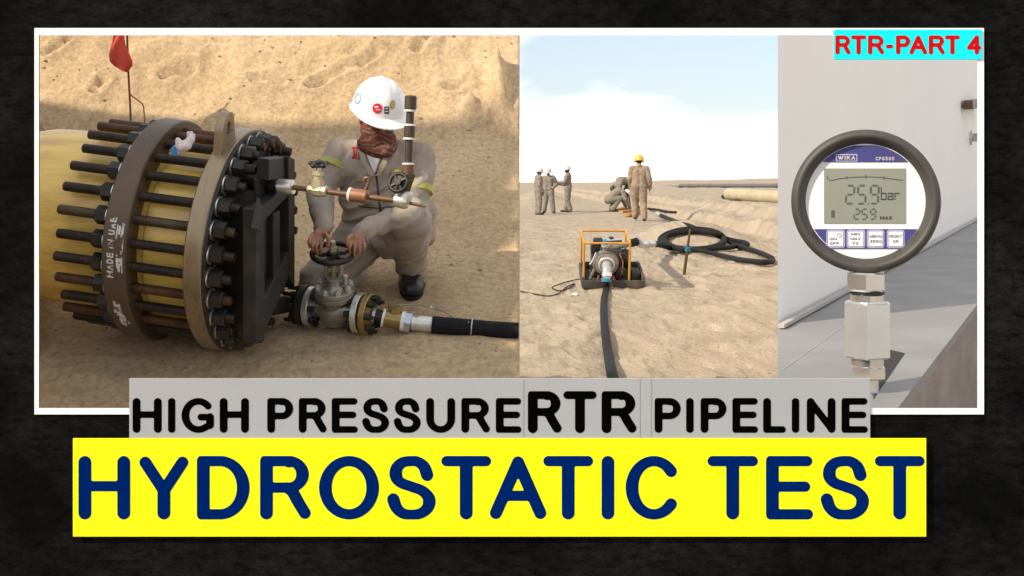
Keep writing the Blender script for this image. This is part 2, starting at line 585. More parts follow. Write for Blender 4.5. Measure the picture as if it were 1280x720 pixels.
def glyph_loops(ch, w, h, sv, sh):
    """closed outline loops (in the glyph's own plane) of a round-ended letter w x h with vertical / horizontal stroke widths"""
    segs = []
    iw = w - sv; ih = h - sv
    for line in GLYPH[ch]:
        lo_ = sv / 2 if ch in 'HYRPTAINFMXK4r' else sh / 2
        hi_ = sv / 2 if ch in 'HYIULNMWKXAb' else sh / 2
        pts = [(sv / 2 + u * iw, lo_ + v * (h - lo_ - hi_)) for u, v in line]
        dirs = []
        for a, b in zip(pts[:-1], pts[1:]):
            L = math.hypot(b[0] - a[0], b[1] - a[1]) or 1e-9
            dirs.append(((b[0] - a[0]) / L, (b[1] - a[1]) / L))
        rs = [(sv + (sh - sv) * abs(d[0]) ** 1.3) / 2 for d in dirs]
        loop = math.hypot(pts[0][0] - pts[-1][0], pts[0][1] - pts[-1][1]) < 1e-9
        for k, (a, b) in enumerate(zip(pts[:-1], pts[1:])):
            def blend(o):
                if 0 <= o < len(rs) or loop:
                    o %= len(rs)
                    if dirs[k][0] * dirs[o][0] + dirs[k][1] * dirs[o][1] > 0.8: return (rs[k] + rs[o]) / 2
                return rs[k]
            segs.append((a, b, blend(k - 1), blend(k + 1)))
    cs = min(sv, sh) / 7.0
    nx = int(w / cs) + 7; ny = int(h / cs) + 7
    gx = (np.arange(nx) - 3) * cs; gy = (np.arange(ny) - 3) * cs
    X, Y = np.meshgrid(gx, gy, indexing='ij')
    D = np.full(X.shape, 1e9)
    for a, b, ra, rb in segs:
        dx, dy = b[0] - a[0], b[1] - a[1]
        L2 = dx * dx + dy * dy + 1e-12
        t = np.clip(((X - a[0]) * dx + (Y - a[1]) * dy) / L2, 0, 1)
        D = np.minimum(D, np.hypot(X - a[0] - t * dx, Y - a[1] - t * dy) - (ra + (rb - ra) * t))
    D = np.maximum(D, np.maximum(np.maximum(-X, X - w), np.maximum(-Y, Y - h)))
    D[np.abs(D) < 1e-9] = 1e-9
    nxt = {}; pos = {}
    def cut(i0, j0, i1, j1):
        k = (i0, j0, i1, j1) if (i0, j0) < (i1, j1) else (i1, j1, i0, j0)
        if k not in pos:
            d0 = D[k[0], k[1]]; d1 = D[k[2], k[3]]
            t = d0 / (d0 - d1)
            pos[k] = (gx[k[0]] + (gx[k[2]] - gx[k[0]]) * t, gy[k[1]] + (gy[k[3]] - gy[k[1]]) * t)
        return k
    ins = D < 0
    act = ins[:-1, :-1].astype(int) + ins[1:, :-1] + ins[1:, 1:] + ins[:-1, 1:]
    for i, j in zip(*np.nonzero((act > 0) & (act < 4))):
        c = [(i, j), (i + 1, j), (i + 1, j + 1), (i, j + 1)]
        s = [ins[p] for p in c]
        outs = []; inn = []
        for k in range(4):
            l = (k + 1) % 4
            if s[k] and not s[l]: outs.append(cut(*c[k], *c[l]))
            if not s[k] and s[l]: inn.append(cut(*c[k], *c[l]))
        for a, b in zip(outs, inn): nxt[a] = b
    loops = []
    while nxt:
        k0, k = nxt.popitem(); lp = [pos[k0]]
        while k != k0 and k in nxt:
            lp.append(pos[k]); k = nxt.pop(k)
        if len(lp) > 5: loops.append(lp)
    return loops

def glyph_mesh(loops, depth):
    """filled, extruded letter standing in the local XZ plane, its face towards -Y"""
    cu = bpy.data.curves.new('tmp', 'CURVE')
    cu.dimensions = '2D'; cu.fill_mode = 'BOTH'; cu.extrude = depth / 2
    for lp in loops:
        sp = cu.splines.new('POLY'); sp.points.add(len(lp) - 1)
        for p, (x, y) in zip(sp.points, lp): p.co = (x, y, 0, 1)
        sp.use_cyclic_u = True
    o = bpy.data.objects.new('tmp', cu); COL.objects.link(o)
    dg = bpy.context.evaluated_depsgraph_get()
    me = bpy.data.meshes.new_from_object(o.evaluated_get(dg))
    bpy.data.objects.remove(o); bpy.data.curves.remove(cu)
    n = len(me.vertices)
    co = np.empty(n * 3); me.vertices.foreach_get('co', co); co = co.reshape(-1, 3)
    co = np.stack([co[:, 0], -co[:, 2], co[:, 1]], -1)
    me.vertices.foreach_set('co', co.reshape(-1)); me.update()
    me.materials.clear()
    return me

def text_mb(text, h, stroke, gap, depth, widths=None):
    """a whole small line of lettering in one MB, local XZ plane; returns MB and width"""
    mb = MB(); x = 0
    for ch in text:
        if ch == ' ': x += h * 0.45; continue
        w = stroke if ch in 'I' else (h * 1.05 if ch in 'MW' else h * 0.86 if ch == 'N' else h * 0.72)
        me = glyph_mesh(glyph_loops(ch, w, h, stroke, stroke), depth)
        mb.add([v.co + Vector((x, 0, 0)) for v in me.vertices], [tuple(p.vertices) for p in me.polygons])
        bpy.data.meshes.remove(me)
        x += w + gap
    return mb, x - gap
# ------------------------------------------------------------------ materials of the place
M = {}
M['sand'] = sand_mat('desert_sand', (0.395, 0.328, 0.25), (0.33, 0.27, 0.20), (0.46, 0.385, 0.30), 0.5, 0.6, 6.0)
M['bank'] = sand_mat('trench_sand', (0.56, 0.415, 0.25), (0.48, 0.345, 0.20), (0.63, 0.475, 0.30), 0.45, 0.30, 6.0)
M['shade_mound'] = sand_mat('shade_heap_sand', (0.47, 0.34, 0.20), (0.40, 0.28, 0.16), (0.54, 0.4, 0.24), 0.25, 0.4, 4.0)  # for the unseen heap added to shade the trench

# ------------------------------------------------------------------ desert ground, one sheet to the horizon
HUMPS = []      # (x, y, height, rx, ry_front, ry_back)
def hump_at(px, s, h, rx, ryf, ryb): HUMPS.append(((px - 640) * s, s * F, h, rx, ryf, ryb))
hump_at(765, 8.35e-3, 0.17, 0.62, 0.75, 0.5)      # sand heaped under the pump
hump_at(862, 12.9e-3, 0.42, 1.0, 1.0, 0.6)        # sand heaped under the coiled hose

def ground_z(x, y):
    x = np.asarray(x, float); y = np.asarray(y, float)
    z = 0.05 * fbm(x / 3.1, y / 4.4, 3, 3)
    d = np.hypot(x, y)
    near = 1 - sstep(16, 40, d)
    # trampled, crusty sand: soft hollows with crests
    z = z + near * (0.026 * ridge(x / 0.30, y / 0.80, 11, 3) + 0.016 * fbm(x / 0.12, y / 0.30, 5, 3)
                    - 0.030 * sstep(0.62, 0.80, vnoise(x / 0.26 + 0.3 * y, y / 0.55, 15) + 0.5))
    z = z + (1 - near) * 0.05 * ridge(x / 1.6, y / 5.0, 21, 2) * (1 - sstep(60, 200, d))
    # cut edge and higher shelf to the right
    wob = 0.35 * fbm(y / 2.3, x * 0 + 1.3, 31, 3)
    on = sstep(16, 21, y) * (1 - sstep(120, 200, y))
    e1 = sstep(4.80, 5.02, x + wob); e2 = sstep(5.7, 6.0, x + 0.8 * wob)
    z = z + on * (0.23 * e1 + 0.20 * e2 - 0.22 * sstep(7.0, 8.2, x) * (1 - sstep(60, 80, y)) + 0.10 * ridge(x / 0.5, y / 1.6, 41, 3) * (e1 * (1 - sstep(6.5, 8, x))))
    # low mound to the far left, rising ground far away
    z = z + 0.55 * np.exp(-((x - 1.5) / 1.3) ** 2 - ((y - 62) / 11) ** 2)
    far = sstep(130, 420, d) * (1 - 0.4 * sstep(900, 4000, d))
    ratio = x / np.maximum(y, 1)
    z = z + far * (0.55 + 1.7 * sstep(0.02, 0.24, ratio) + 1.1 * fbm(x / 38, y / 160, 51, 4))
    for hx, hy, hh, rx, rf, rb in HUMPS:
        ry = np.where(y < hy, rf, rb)
        z = z + hh * np.exp(-((x - hx) / rx) ** 2 - ((y - hy) / ry) ** 2)
    return z

ang = np.radians(np.concatenate([np.arange(-180, -3, 3.0), np.arange(-3, -0.6, 0.4), np.arange(-0.6, 14.4, 0.055), np.arange(14.5, 180.1, 3.0)]))
ang[-1] = math.pi
rad = [0.4]
while rad[-1] < 9000:
    r_ = rad[-1]
    rad.append(r_ * (1.16 if r_ < 5.4 else 1.0042 if r_ < 30 else 1.012 if r_ < 200 else 1.12))
rad = np.array([0.0] + rad)
RR, AA = np.meshgrid(rad, ang, indexing='ij')
GX = RR * np.sin(AA); GY = RR * np.cos(AA)
V = np.stack([GX, GY, ground_z(GX, GY)], -1)
V[:, -1] = V[:, 0]
ground = link('ground', grid_mesh('ground', V, M['sand']))
tag(ground, 'wide trampled pale desert sand running out to the horizon', None, kind='structure')

def on_ground(px, py, zf=None, lo=2.0, hi=600.0):
    """where the ray through a photograph pixel meets the desert sand"""
    zf = zf or (lambda x, y: float(ground_z(x, y)))
    dx = (px - 640) / F; dz = (HZ - py) / F
    y = lo
    prev = y
    while y < hi:
        if EYE.z + dz * y <= zf(dx * y, y): break
        prev = y; y *= 1.01
    a, b = prev, y
    for _ in range(24):
        m_ = (a + b) / 2
        if EYE.z + dz * m_ <= zf(dx * m_, m_): b = m_
        else: a = m_
    return Vector((dx * b, b, EYE.z + dz * b))

# ------------------------------------------------------------------ trench bank (the sand the flanged pipe lies on)
PROFILE = [(1000, 1.5e-3), (620, 2.25e-3), (510, 2.42e-3), (448, 2.56e-3), (420, 2.655e-3), (370, 2.87e-3), (300, 3.18e-3), (240, 3.49e-3),
           (190, 3.80e-3), (172, 3.86e-3), (44, 4.08e-3), (16, 4.12e-3), (6, 4.20e-3)]
LS = 0.80
PROFILE = [(p, s * LS) for p, s in PROFILE]
def PL(px, py, s): return P(px, py, s * LS)
PK_Y = np.array([s * F for _, s in PROFILE] + [4.28e-3 * LS * F, 4.42e-3 * LS * F])
PK_Z = np.array([EYE.z + (HZ - p) * s for p, s in PROFILE] + [0, 0])
PK_Z[0] = -0.1; PK_Z[-2] = PK_Z[-3] - 0.08; PK_Z[-1] = -0.1

def bank_base(x, y):
    return np.interp(y, PK_Y, PK_Z)
def crevice(*pts):
    out = []
    for px, py in pts:
        dx = (px - 640) / F; dz = (HZ - py) / F; y = 2.6
        while y < 6 and EYE.z + dz * y > float(bank_base(dx * y, y)): y *= 1.001
        out.append((dx * y, y))
    return out
CREVICES = [crevice((388, 116), (402, 108), (416, 103), (432, 96), (452, 92), (470, 84)), crevice((58, 72), (72, 62), (86, 52)), crevice((520, 78), (532, 66), (540, 56)),
            crevice((318, 118), (336, 112), (350, 114)), crevice((118, 122), (128, 108)), crevice((560, 126), (586, 118), (606, 122)), crevice((205, 96), (222, 90), (240, 92))]
LUMPS = [(crevice((622, 118))[0], 0.030, 0.05, 0.16), (crevice((626, 150))[0], 0.03, 0.035, 0.12), (crevice((588, 150))[0], 0.028, 0.02, 0.07), (crevice((200, 70))[0], 0.12, 0.03, 0.05), (crevice((470, 66))[0], 0.16, 0.03, 0.05)]  # right-hand lumps are added to cast shade like that of onlookers
def bank_z(x, y):
    x = np.asarray(x, float); y = np.asarray(y, float)
    z = bank_base(x, y)
    wall = sstep(4.31, 4.45, y)
    top = (1 - sstep(4.75, 4.88, y))
    z = z + top * ((0.018 + 0.018 * wall) * ridge(x / 0.33 + 0.4 * y, y / 0.30, 61, 3) + (0.010 + 0.012 * wall) * fbm(x / 0.09, y / 0.09, 71, 4))
    z = z + top * wall * 0.05 * fbm(x / 0.6, y / 0.5, 77, 2)
    z = z - top * 0.03 * sstep(0.55, 0.9, vnoise(x / 0.5, y / 0.16, 83) + 0.5) * wall
    z = z + top * wall * (0.012 * ridge(x / 0.055, y / 0.10, 97, 2) * sstep(-0.1, 0.35, fbm(x / 0.5, y / 0.2, 99, 2)))
    for (kx, ky), wx, wy, amp in LUMPS:
        z = z + amp * np.exp(-((x - kx) / wx) ** 2 - ((y - ky) / wy) ** 2)
    for pl in CREVICES:
        dmin = np.full(np.broadcast(x, y).shape, 9.0)
        for (ax_, ay_), (bx__, by__) in zip(pl[:-1], pl[1:]):
            dx, dy = bx__ - ax_, (by__ - ay_) * 2.0
            t = np.clip(((x - ax_) * dx + (y - ay_) * 2.0 * dy) / (dx * dx + dy * dy + 1e-9), 0, 1)
            dmin = np.minimum(dmin, np.hypot(x - ax_ - t * dx, (y - ay_) * 2.0 - t * dy))
        z = z - 0.055 * np.exp(-(dmin / 0.016) ** 2) * sstep(-0.25, 0.2, vnoise(x / 0.045, y / 0.02, 7)) + 0.02 * np.exp(-((dmin - 0.03) / 0.02) ** 2) * top
    return z
def bank_edge(y): return 0.00668 * y       # where the heap of sand has been cut straight

ys = np.concatenate([np.linspace(PK_Y[0], 2.64, 8), np.arange(2.65, 4.31, 0.0105), np.arange(4.31, 4.84, 0.0035), np.linspace(4.845, PK_Y[-1], 14)])
us = np.concatenate([np.linspace(0, 0.35, 24)[:-1], np.linspace(0.35, 1, 216)])
UY, UU = np.meshgrid(ys, us, indexing='ij')
UX = -4.6 + (bank_edge(UY) + 4.6) * UU
V = np.stack([UX, UY, bank_z(UX, UY)], -1)
sk = V[:, -1:].copy(); sk[..., 2] = -0.15
skl = V[:, :1].copy(); skl[..., 2] = -0.15
mid_r = V[:, -1:] * 0.5 + sk * 0.5; mid_l = V[:, :1] * 0.5 + skl * 0.5
V = np.concatenate([skl, mid_l, V, mid_r, sk], 1)
bank = link('sand_bank', grid_mesh('sand_bank', V, M['bank']))
tag(bank, 'trench floor of shaded sand rising into a steep sunlit sand bank', None, kind='structure')

def on_bank(px, py): return on_ground(px, py, lambda x, y: float(bank_z(x, y)), lo=2.45, hi=7.0)

# ------------------------------------------------------------------ unseen sand heap, added on the sun side to shade the trench
d2 = (math.sin(SUN_AZ), math.cos(SUN_AZ)); n2 = (d2[1], -d2[0])     # along / across the light on the ground
def sp_of(x, y): return (x * d2[0] + y * d2[1], x * n2[0] + y * n2[1])
TAN = math.tan(SUN_EL)
SH = -1.7                                                          # where the crest stands along the light
def crest_for(px, py, s):
    q = PL(px, py, s); a, b_ = sp_of(q.x, q.y)
    return b_, q.z + (a - SH) * TAN + 0.03
# outline of the shadow the heap throws on the bank (with the heads of people looking on), then ground that lies in its shade
pts_c = [crest_for(-260, 140, 3.95e-3), crest_for(0, 126, 3.93e-3), crest_for(60, 132, 3.92e-3), crest_for(150, 150, 3.9e-3), crest_for(330, 168, 3.88e-3),
         crest_for(430, 166, 3.88e-3), crest_for(560, 160, 3.88e-3), crest_for(582, 162, 3.88e-3), crest_for(592, 146, 3.89e-3), crest_for(612, 145, 3.89e-3), crest_for(619, 163, 3.88e-3),
         crest_for(627, 150, 3.89e-3), crest_for(633, 114, 3.93e-3), crest_for(655, 104, 3.93e-3)]
pts_c.sort()
shade = []
for px, py in ((645, 170), (645, 200), (600, 200), (645, 240), (600, 240), (560, 240), (645, 280), (600, 280), (560, 280), (645, 320), (600, 330), (560, 330), (520, 340), (645, 380), (600, 390), (645, 440), (645, 490), (560, 440), (450, 470)):
    q = on_bank(px, py); a_, b_ = sp_of(q.x, q.y)
    shade.append((b_, q.z + (a_ - SH) * TAN + 0.05))
CP = np.linspace(pts_c[0][0] - 1.5, max(b for b, _ in shade) + 0.6, 900)
xs_ = [p for p, _ in pts_c]; hs_ = [h for _, h in pts_c]
CH = np.interp(CP, [xs_[0] - 1.5] + xs_ + [xs_[-1] + 0.02], [hs_[0] - 0.6] + hs_ + [0.0])
for b_, h in shade: CH = np.maximum(CH, h - 1.3 * np.abs(CP - b_))
dp_, dh_ = crest_for(468, 243, 2.88e-3)
CH = np.where(CP > xs_[-1] + 0.25, np.minimum(CH, dh_ + 3.2 * np.abs(CP - dp_)), CH)
CH = np.where(CP > max(b for b, _ in shade), CH * np.clip(1 - (CP - max(b for b, _ in shade)) / 0.35, 0, 1), CH)
aa = np.linspace(-5.6, 1.8, 130); bb = np.linspace(CP[0] - 3, CP[-1] + 0.1, 420)
AAg, BBg = np.meshgrid(aa, bb, indexing='ij')
HX = AAg * d2[0] + BBg * n2[0]; HY = AAg * d2[1] + BBg * n2[1]
crest = np.interp(BBg, CP, CH) * sstep(CP[0] - 3, CP[0], BBg)
hz_ = crest - np.abs(AAg - SH) * 1.35
hz_ = np.where(np.abs(AAg - SH) < 0.05, crest, hz_) + 0.03 * fbm(HX / 0.3, HY / 0.3, 91, 3)
hz_ = np.maximum(hz_, -0.15)
shade_mound = link('shade_heap', grid_mesh('shade_heap', np.stack([HX, HY, hz_], -1), M['shade_mound']))
tag(shade_mound, 'tall heap of sand added out of view to shade the trench', None, kind='structure')

# ------------------------------------------------------------------ clods and pebbles lying on the sand
M['clod'] = mat('sand_clod', (0.36, 0.29, 0.205), 0.95, 0, 0.3, 3, spec=0.1)
def scatter(name, pts, zf, sizes, m, label):
    ico = bmesh.new(); bmesh.ops.create_icosphere(ico, subdivisions=1, radius=1.0)
    iv = np.array([v.co[:] for v in ico.verts]); fi = np.array([[v.index for v in f.verts] for f in ico.faces]); ico.free()
    n = len(pts)
    g = np.random.RandomState(5)
    z = zf(pts[:, 0], pts[:, 1])
    sc = sizes[:, None] * (0.6 + 0.6 * g.rand(n, 3)); sc[:, 2] *= 0.7
    jit = 1 + 0.35 * (g.rand(n, len(iv), 1) - 0.5)
    V = iv[None] * jit * sc[:, None, :] + np.stack([pts[:, 0], pts[:, 1], z + sc[:, 2] * 0.25], -1)[:, None, :]
    Fq = fi[None] + (np.arange(n) * len(iv))[:, None, None]
    me = bpy.data.meshes.new(name)
    me.from_pydata(V.reshape(-1, 3).tolist(), [], Fq.reshape(-1, 3).tolist())
    finish_mesh(me, m, 50)
    return tag(link(name, me), label, None, kind='stuff')
g_ = np.random.RandomState(3)
n_ = 1500
yy = g_.uniform(2.75, 4.72, n_); xx = g_.uniform(-0.46, 0.004, n_) * yy
keep = (vnoise(xx / 0.35, yy / 0.3, 5) > -0.12) | (g_.rand(n_) < 0.25)
szs = (0.0020 + 0.0070 * g_.rand(n_) ** 4) * np.where(yy < 4.2, 0.75, 1.0)
scatter('pebbles', np.stack([xx, yy], -1)[keep], bank_z, szs[keep], M['clod'], 'small sand clods and pebbles strewn over the trench bank')
n_ = 3600
yy = 6.0 * (36 / 6.0) ** (g_.rand(n_) ** 1.4); xx = g_.uniform(-0.01, 0.25, n_) * yy
keep = (vnoise(xx / 0.6, yy / 1.6, 9) > -0.10) | (g_.rand(n_) < 0.2)
szs = (0.0020 + 0.0065 * g_.rand(n_) ** 3) * (yy / 6.0) ** 0.7
scatter('pebbles', np.stack([xx, yy], -1)[keep], ground_z, szs[keep], M['clod'], 'small sand clods and pebbles strewn over the desert floor')
# ------------------------------------------------------------------ display board: slate with one opening, white frame, caption plates
YB = 2.0
def slate_mat():
    m = bpy.data.materials.new('chalk_slate'); m.use_nodes = True
    nt = m.node_tree; b = nt.nodes['Principled BSDF']
    b.inputs['Roughness'].default_value = 0.85
    b.inputs['Specular IOR Level'].default_value = 0.03
    tc = nt.nodes.new('ShaderNodeTexCoord')
    def noise(sc, st, det=8, ro=0.65):
        mp = nt.nodes.new('ShaderNodeMapping'); mp.inputs['Scale'].default_value = st
        nt.links.new(tc.outputs['Object'], mp.inputs['Vector'])
        n = nt.nodes.new('ShaderNodeTexNoise'); n.inputs['Scale'].default_value = sc
        n.inputs['Detail'].default_value = det; n.inputs['Roughness'].default_value = ro
        nt.links.new(mp.outputs['Vector'], n.inputs['Vector'])
        return n
    def ramp(src, p0, p1, c0, c1):
        r = nt.nodes.new('ShaderNodeValToRGB')
        r.color_ramp.elements[0].position = p0; r.color_ramp.elements[1].position = p1
        r.color_ramp.elements[0].color = (c0, c0, c0, 1); r.color_ramp.elements[1].color = (c1, c1, c1, 1)
        nt.links.new(src, r.inputs['Fac']); return r.outputs['Color']
    def mul(a, b_, mode='MULTIPLY', f=1.0):
        x = nt.nodes.new('ShaderNodeMix'); x.data_type = 'RGBA'; x.blend_type = mode; x.inputs['Factor'].default_value = f
        nt.links.new(a, x.inputs['A']); nt.links.new(b_, x.inputs['B']); return x.outputs['Result']
    blot = ramp(noise(2.6, (1, 1, 1.2)).outputs['Fac'], 0.40, 0.70, 0.15, 1.0)          # cloudy rubbed patches
    fine = ramp(noise(38, (0.75, 1, 1.7), 10, 0.85).outputs['Fac'], 0.40, 0.72, 0.05, 1.0)  # eraser streaks and dust
    dust = mul(blot, fine)
    spk = ramp(noise(210, (1, 1, 1), 2, 0.5).outputs['Fac'], 0.745, 0.78, 0.0, 0.6)      # chalk specks
    mixn = nt.nodes.new('ShaderNodeMix'); mixn.data_type = 'RGBA'
    mixn.inputs['A'].default_value = (0.001, 0.0011, 0.0013, 1); mixn.inputs['B'].default_value = (0.030, 0.031, 0.034, 1)
    tot = mul(dust, spk, 'ADD', 0.5)
    nt.links.new(tot, mixn.inputs['Factor'])
    nt.links.new(mixn.outputs['Result'], b.inputs['Base Color'])
    bp = nt.nodes.new('ShaderNodeBump'); bp.inputs['Strength'].default_value = 0.25; bp.inputs['Distance'].default_value = 0.002
    nt.links.new(fine, bp.inputs['Height']); nt.links.new(bp.outputs['Normal'], b.inputs['Normal'])
    return m
M['slate'] = slate_mat()
M['white_frame'] = mat('white_frame_paint', (0.84, 0.84, 0.84), 0.6, 0, 0.015, 20)
M['post'] = mat('board_post_wood', (0.20, 0.12, 0.06), 0.7, 0, 0.2, 12, stretch=(6, 6, 0.6), bump=0.3, bscale=40)
M['yellow_plate'] = mat('yellow_plate', (0.86, 0.80, 0.002), 0.7, 0, 0.012, 14, spec=0.2)
M['grey_plate'] = mat('grey_plate', (0.325, 0.34, 0.372), 0.7, 0, 0.02, 14, spec=0.2)
M['cyan_plate'] = mat('cyan_plate', (0.0, 0.74, 0.80), 0.7, 0, 0.02, 14, spec=0.2)
M['navy_letter'] = mat('navy_letter', (0.0, 0.014, 0.115), 0.8, 0, 0.05, 20, spec=0.0)
M['black_letter'] = mat('black_letter', (0.0015, 0.0015, 0.0015), 0.8, 0, 0.05, 20, spec=0.0)
M['red_letter'] = mat('red_letter', (0.50, 0.006, 0.010), 0.8, 0, 0.05, 20, spec=0.0)
M['seam'] = mat('plate_seam', (0.22, 0.23, 0.24), 0.7)

def bx(px, py, dy=0.0):
    """point on the board for a photograph pixel; dy metres proud of the slate"""
    y = YB - dy; s = y / F
    return Vector(((px - 640) * s, y, EYE.z + (HZ - py) * s))
broot = thing('display_board', Vector((0, YB, 0)), 'large black chalk dusted slate board with a white framed opening', 'board')
OX0, OX1, OY0, OY1 = 46.0, 1226.0, 39.5, 514.0        # the hole lies behind the white frame
BX0, BX1, BY0, BY1 = -38.0, 1318.0, -40.0, 762.0
sm_ = MB()
TH = 0.012
def slab(x0, y0, x1, y1):
    a = bx(x0, y1); c = bx(x1, y0)
    sm_.box(((a.x + c.x) / 2, YB + TH / 2, (a.z + c.z) / 2), ((c.x - a.x) / 2, TH / 2, (c.z - a.z) / 2))
slab(BX0, BY0, BX1, OY0); slab(BX0, OY1, BX1, BY1); slab(BX0, OY0, OX0, OY1); slab(OX1, OY0, BX1, OY1)
part('slate', sm_, M['slate'], broot, smooth=0)
# frame bars, mitred, splayed on the inside
IN = (48.5, 1222.0, 44.0, 510.0); OUT = (43.0, 1230.0, 35.0, 518.0)
fd = 0.004
def fbar(q_out, q_in):
    mb = MB()
    fr = [bx(*q_out[0], fd), bx(*q_out[1], fd), bx(*q_in[1], fd), bx(*q_in[0], fd)]
    b0 = [Vector((p.x, YB - 0.0004, p.z)) for p in fr]
    cx, cz = bx(635, 277).x, bx(635, 277).z
    for k in (2, 3):
        b0[k].x = cx + (b0[k].x - cx) * 1.0012; b0[k].z = cz + (b0[k].z - cz) * 1.003
    mb.add(fr + b0, [(0, 1, 2, 3), (7, 6, 5, 4), (0, 4, 5, 1), (1, 5, 6, 2), (2, 6, 7, 3), (3, 7, 4, 0)])
    part('frame_bar', mb, M['white_frame'], broot, smooth=0)
o_ = [(OUT[0], OUT[2]), (OUT[1], OUT[2]), (OUT[1], OUT[3]), (OUT[0], OUT[3])]
i_ = [(IN[0], IN[2]), (IN[1], IN[2]), (IN[1], IN[3]), (IN[0], IN[3])]
for k in range(4): fbar((o_[k], o_[(k + 1) % 4]), (i_[k], i_[(k + 1) % 4]))
for px in (4, 1276):
    p = bx(px, 0)
    mb = MB().box((p.x, YB + TH + 0.021, 0.68), (0.03, 0.02, 0.78))
    part('post', mb, M['post'], broot, bevel=0.003)

def plate(name, x0, y0, x1, y1, proud, th, m, label):
    a = bx(x0, y1, proud); c = bx(x1, y0, proud)
    cen = Vector(((a.x + c.x) / 2, YB - proud + th / 2, (a.z + c.z) / 2))
    root = thing(name, cen, label, 'sign')
    part('plate', MB().box(cen, ((c.x - a.x) / 2, th / 2, (c.z - a.z) / 2)), m, root, bevel=0.0006, seg=1, smooth=0)
    return root

def letters(root, spec, y0, y1, proud, th, m, sv, sh, over=0.0):
    y = YB - proud; s = y / F
    for ch, x0, x1 in spec:
        a = y0; b = y1
        w = (x1 - x0) * s; h = (b - a) * s
        me = glyph_mesh(glyph_loops(ch, w, h, sv * s, sh * s), th)
        finish_mesh(me, m, 30)
        me.name = 'letter'
        o = link('letter', me, root)
        o.location = Vector(((x0 - 640) * s, y + th / 2, EYE.z + (HZ - b) * s)) - Vector(root.location)

grey = plate('caption_plate', 161.5, 473, 1088, 549, 0.0075, 0.0030, M['grey_plate'], 'long light grey plate with black letters HIGH PRESSURE RTR PIPELINE')
GP = 0.0080
letters(grey, [('H', 165.7, 202), ('I', 210, 219), ('G', 226.8, 267.6), ('H', 274.6, 311), ('P', 334, 366.4), ('R', 373.4, 408.4), ('E', 414.6, 447.4),
               ('S', 452.5, 486.4), ('S', 492, 526), ('U', 532.7, 568.8), ('R', 576.7, 612.5), ('E', 619.7, 652), ('P', 818.3, 850.9), ('I', 857.7, 867),
               ('P', 875.8, 908), ('E', 915.5, 947.8), ('L', 954, 983), ('I', 989.8, 999), ('N', 1008.5, 1044.3), ('E', 1052, 1085)],
        497.6, 541, GP, 0.0007, M['black_letter'], 9.7, 8.2)
letters(grey, [('R', 659.8, 702.4), ('T', 703, 746.8), ('R', 752, 796)], 489, 541.4, GP, 0.0007, M['black_letter'], 12.2, 9.8)
for px in (654.6, 800, 814.2):
    a = bx(px, 548, 0.0077); c = bx(px, 474, 0.0077)
    part('seam', MB().box(((a.x + c.x) / 2, a.y, (a.z + c.z) / 2), (0.0003, 0.0003, (c.z - a.z) / 2)), M['seam'], grey, smooth=0)
yel = plate('caption_plate', 91, 548, 1158, 671, 0.0105, 0.0030, M['yellow_plate'], 'big bright yellow plate with navy letters HYDROSTATIC TEST')
letters(yel, [('H', 98, 162.6), ('Y', 173.5, 236), ('D', 246, 312), ('R', 325, 389), ('O', 398.7, 473.8), ('S', 483.6, 545), ('T', 550, 615.4), ('A', 611.8, 683.3),
              ('T', 677.5, 742.9), ('I', 752, 767.8), ('C', 782, 850.5), ('T', 882.8, 949), ('E', 957.5, 1017), ('S', 1025.6, 1086.7), ('T', 1092, 1157.3)],
        570.0, 649.3, 0.0110, 0.0007, M['navy_letter'], 16.0, 12.8)
cya = plate('caption_plate', 1042.5, 37, 1228, 74.5, 0.0068, 0.0026, M['cyan_plate'], 'small cyan plate with red letters RTR-PART 4')
letters(cya, [('R', 1044.3, 1063.3), ('T', 1063.6, 1082.9), ('R', 1085, 1105.3), ('-', 1107, 1116.7), ('P', 1120, 1137.7), ('A', 1136.7, 1158.9), ('R', 1161, 1181),
              ('T', 1180.9, 1200.2), ('4', 1208.7, 1226.9)], 44.2, 68.0, 0.0073, 0.0007, M['red_letter'], 5.4, 4.7)
# ------------------------------------------------------------------ flanged pipe joint in the trench
M['grp'] = mat('yellow_fibreglass', (0.76, 0.52, 0.125), 0.32, 0, 0.22, 5, color2=(0.50, 0.28, 0.08), fac2=(0.48, 0.74), scale2=3.4, stretch=(1, 5, 5), bump=0.12, bscale=40, coat=0.25, rvar=0.1)
M['brown_steel'] = mat('oily_brown_steel', (0.105, 0.078, 0.055), 0.42, 0.35, 0.25, 7, color2=(0.16, 0.085, 0.045), fac2=(0.48, 0.75), scale2=5, bump=0.15, bscale=90, bdist=0.003, rvar=0.12)
M['tan_steel'] = mat('machined_tan_steel', (0.31, 0.235, 0.15), 0.32, 0.55, 0.15, 16, color2=(0.18, 0.13, 0.085), fac2=(0.5, 0.8), scale2=6, stretch=(4, 1, 1), bump=0.1, bscale=120, bdist=0.002, rvar=0.1)
M['black_steel'] = mat('black_coated_steel', (0.017, 0.0155, 0.014), 0.46, 0.1, 0.3, 12, color2=(0.035, 0.032, 0.028), fac2=(0.55, 0.8), scale2=9, bump=0.1, bscale=80, bdist=0.003, rvar=0.12)
M['bracket'] = mat('dusty_black_bracket', (0.022, 0.022, 0.023), 0.5, 0.1, 0.3, 8, color2=(0.09, 0.075, 0.055), fac2=(0.56, 0.82), scale2=5, bump=0.15, bscale=60, bdist=0.004)
M['stud_black'] = thread_mat('black_threaded_rod', (0.032, 0.028, 0.026), (0.07, 0.045, 0.030), 0.45)
M['stud_rust'] = thread_mat('rusty_threaded_rod', (0.125, 0.058, 0.030), (0.06, 0.035, 0.024), 0.55)
M['stud_grey'] = thread_mat('worn_threaded_rod', (0.10, 0.078, 0.052), (0.05, 0.04, 0.03), 0.4)
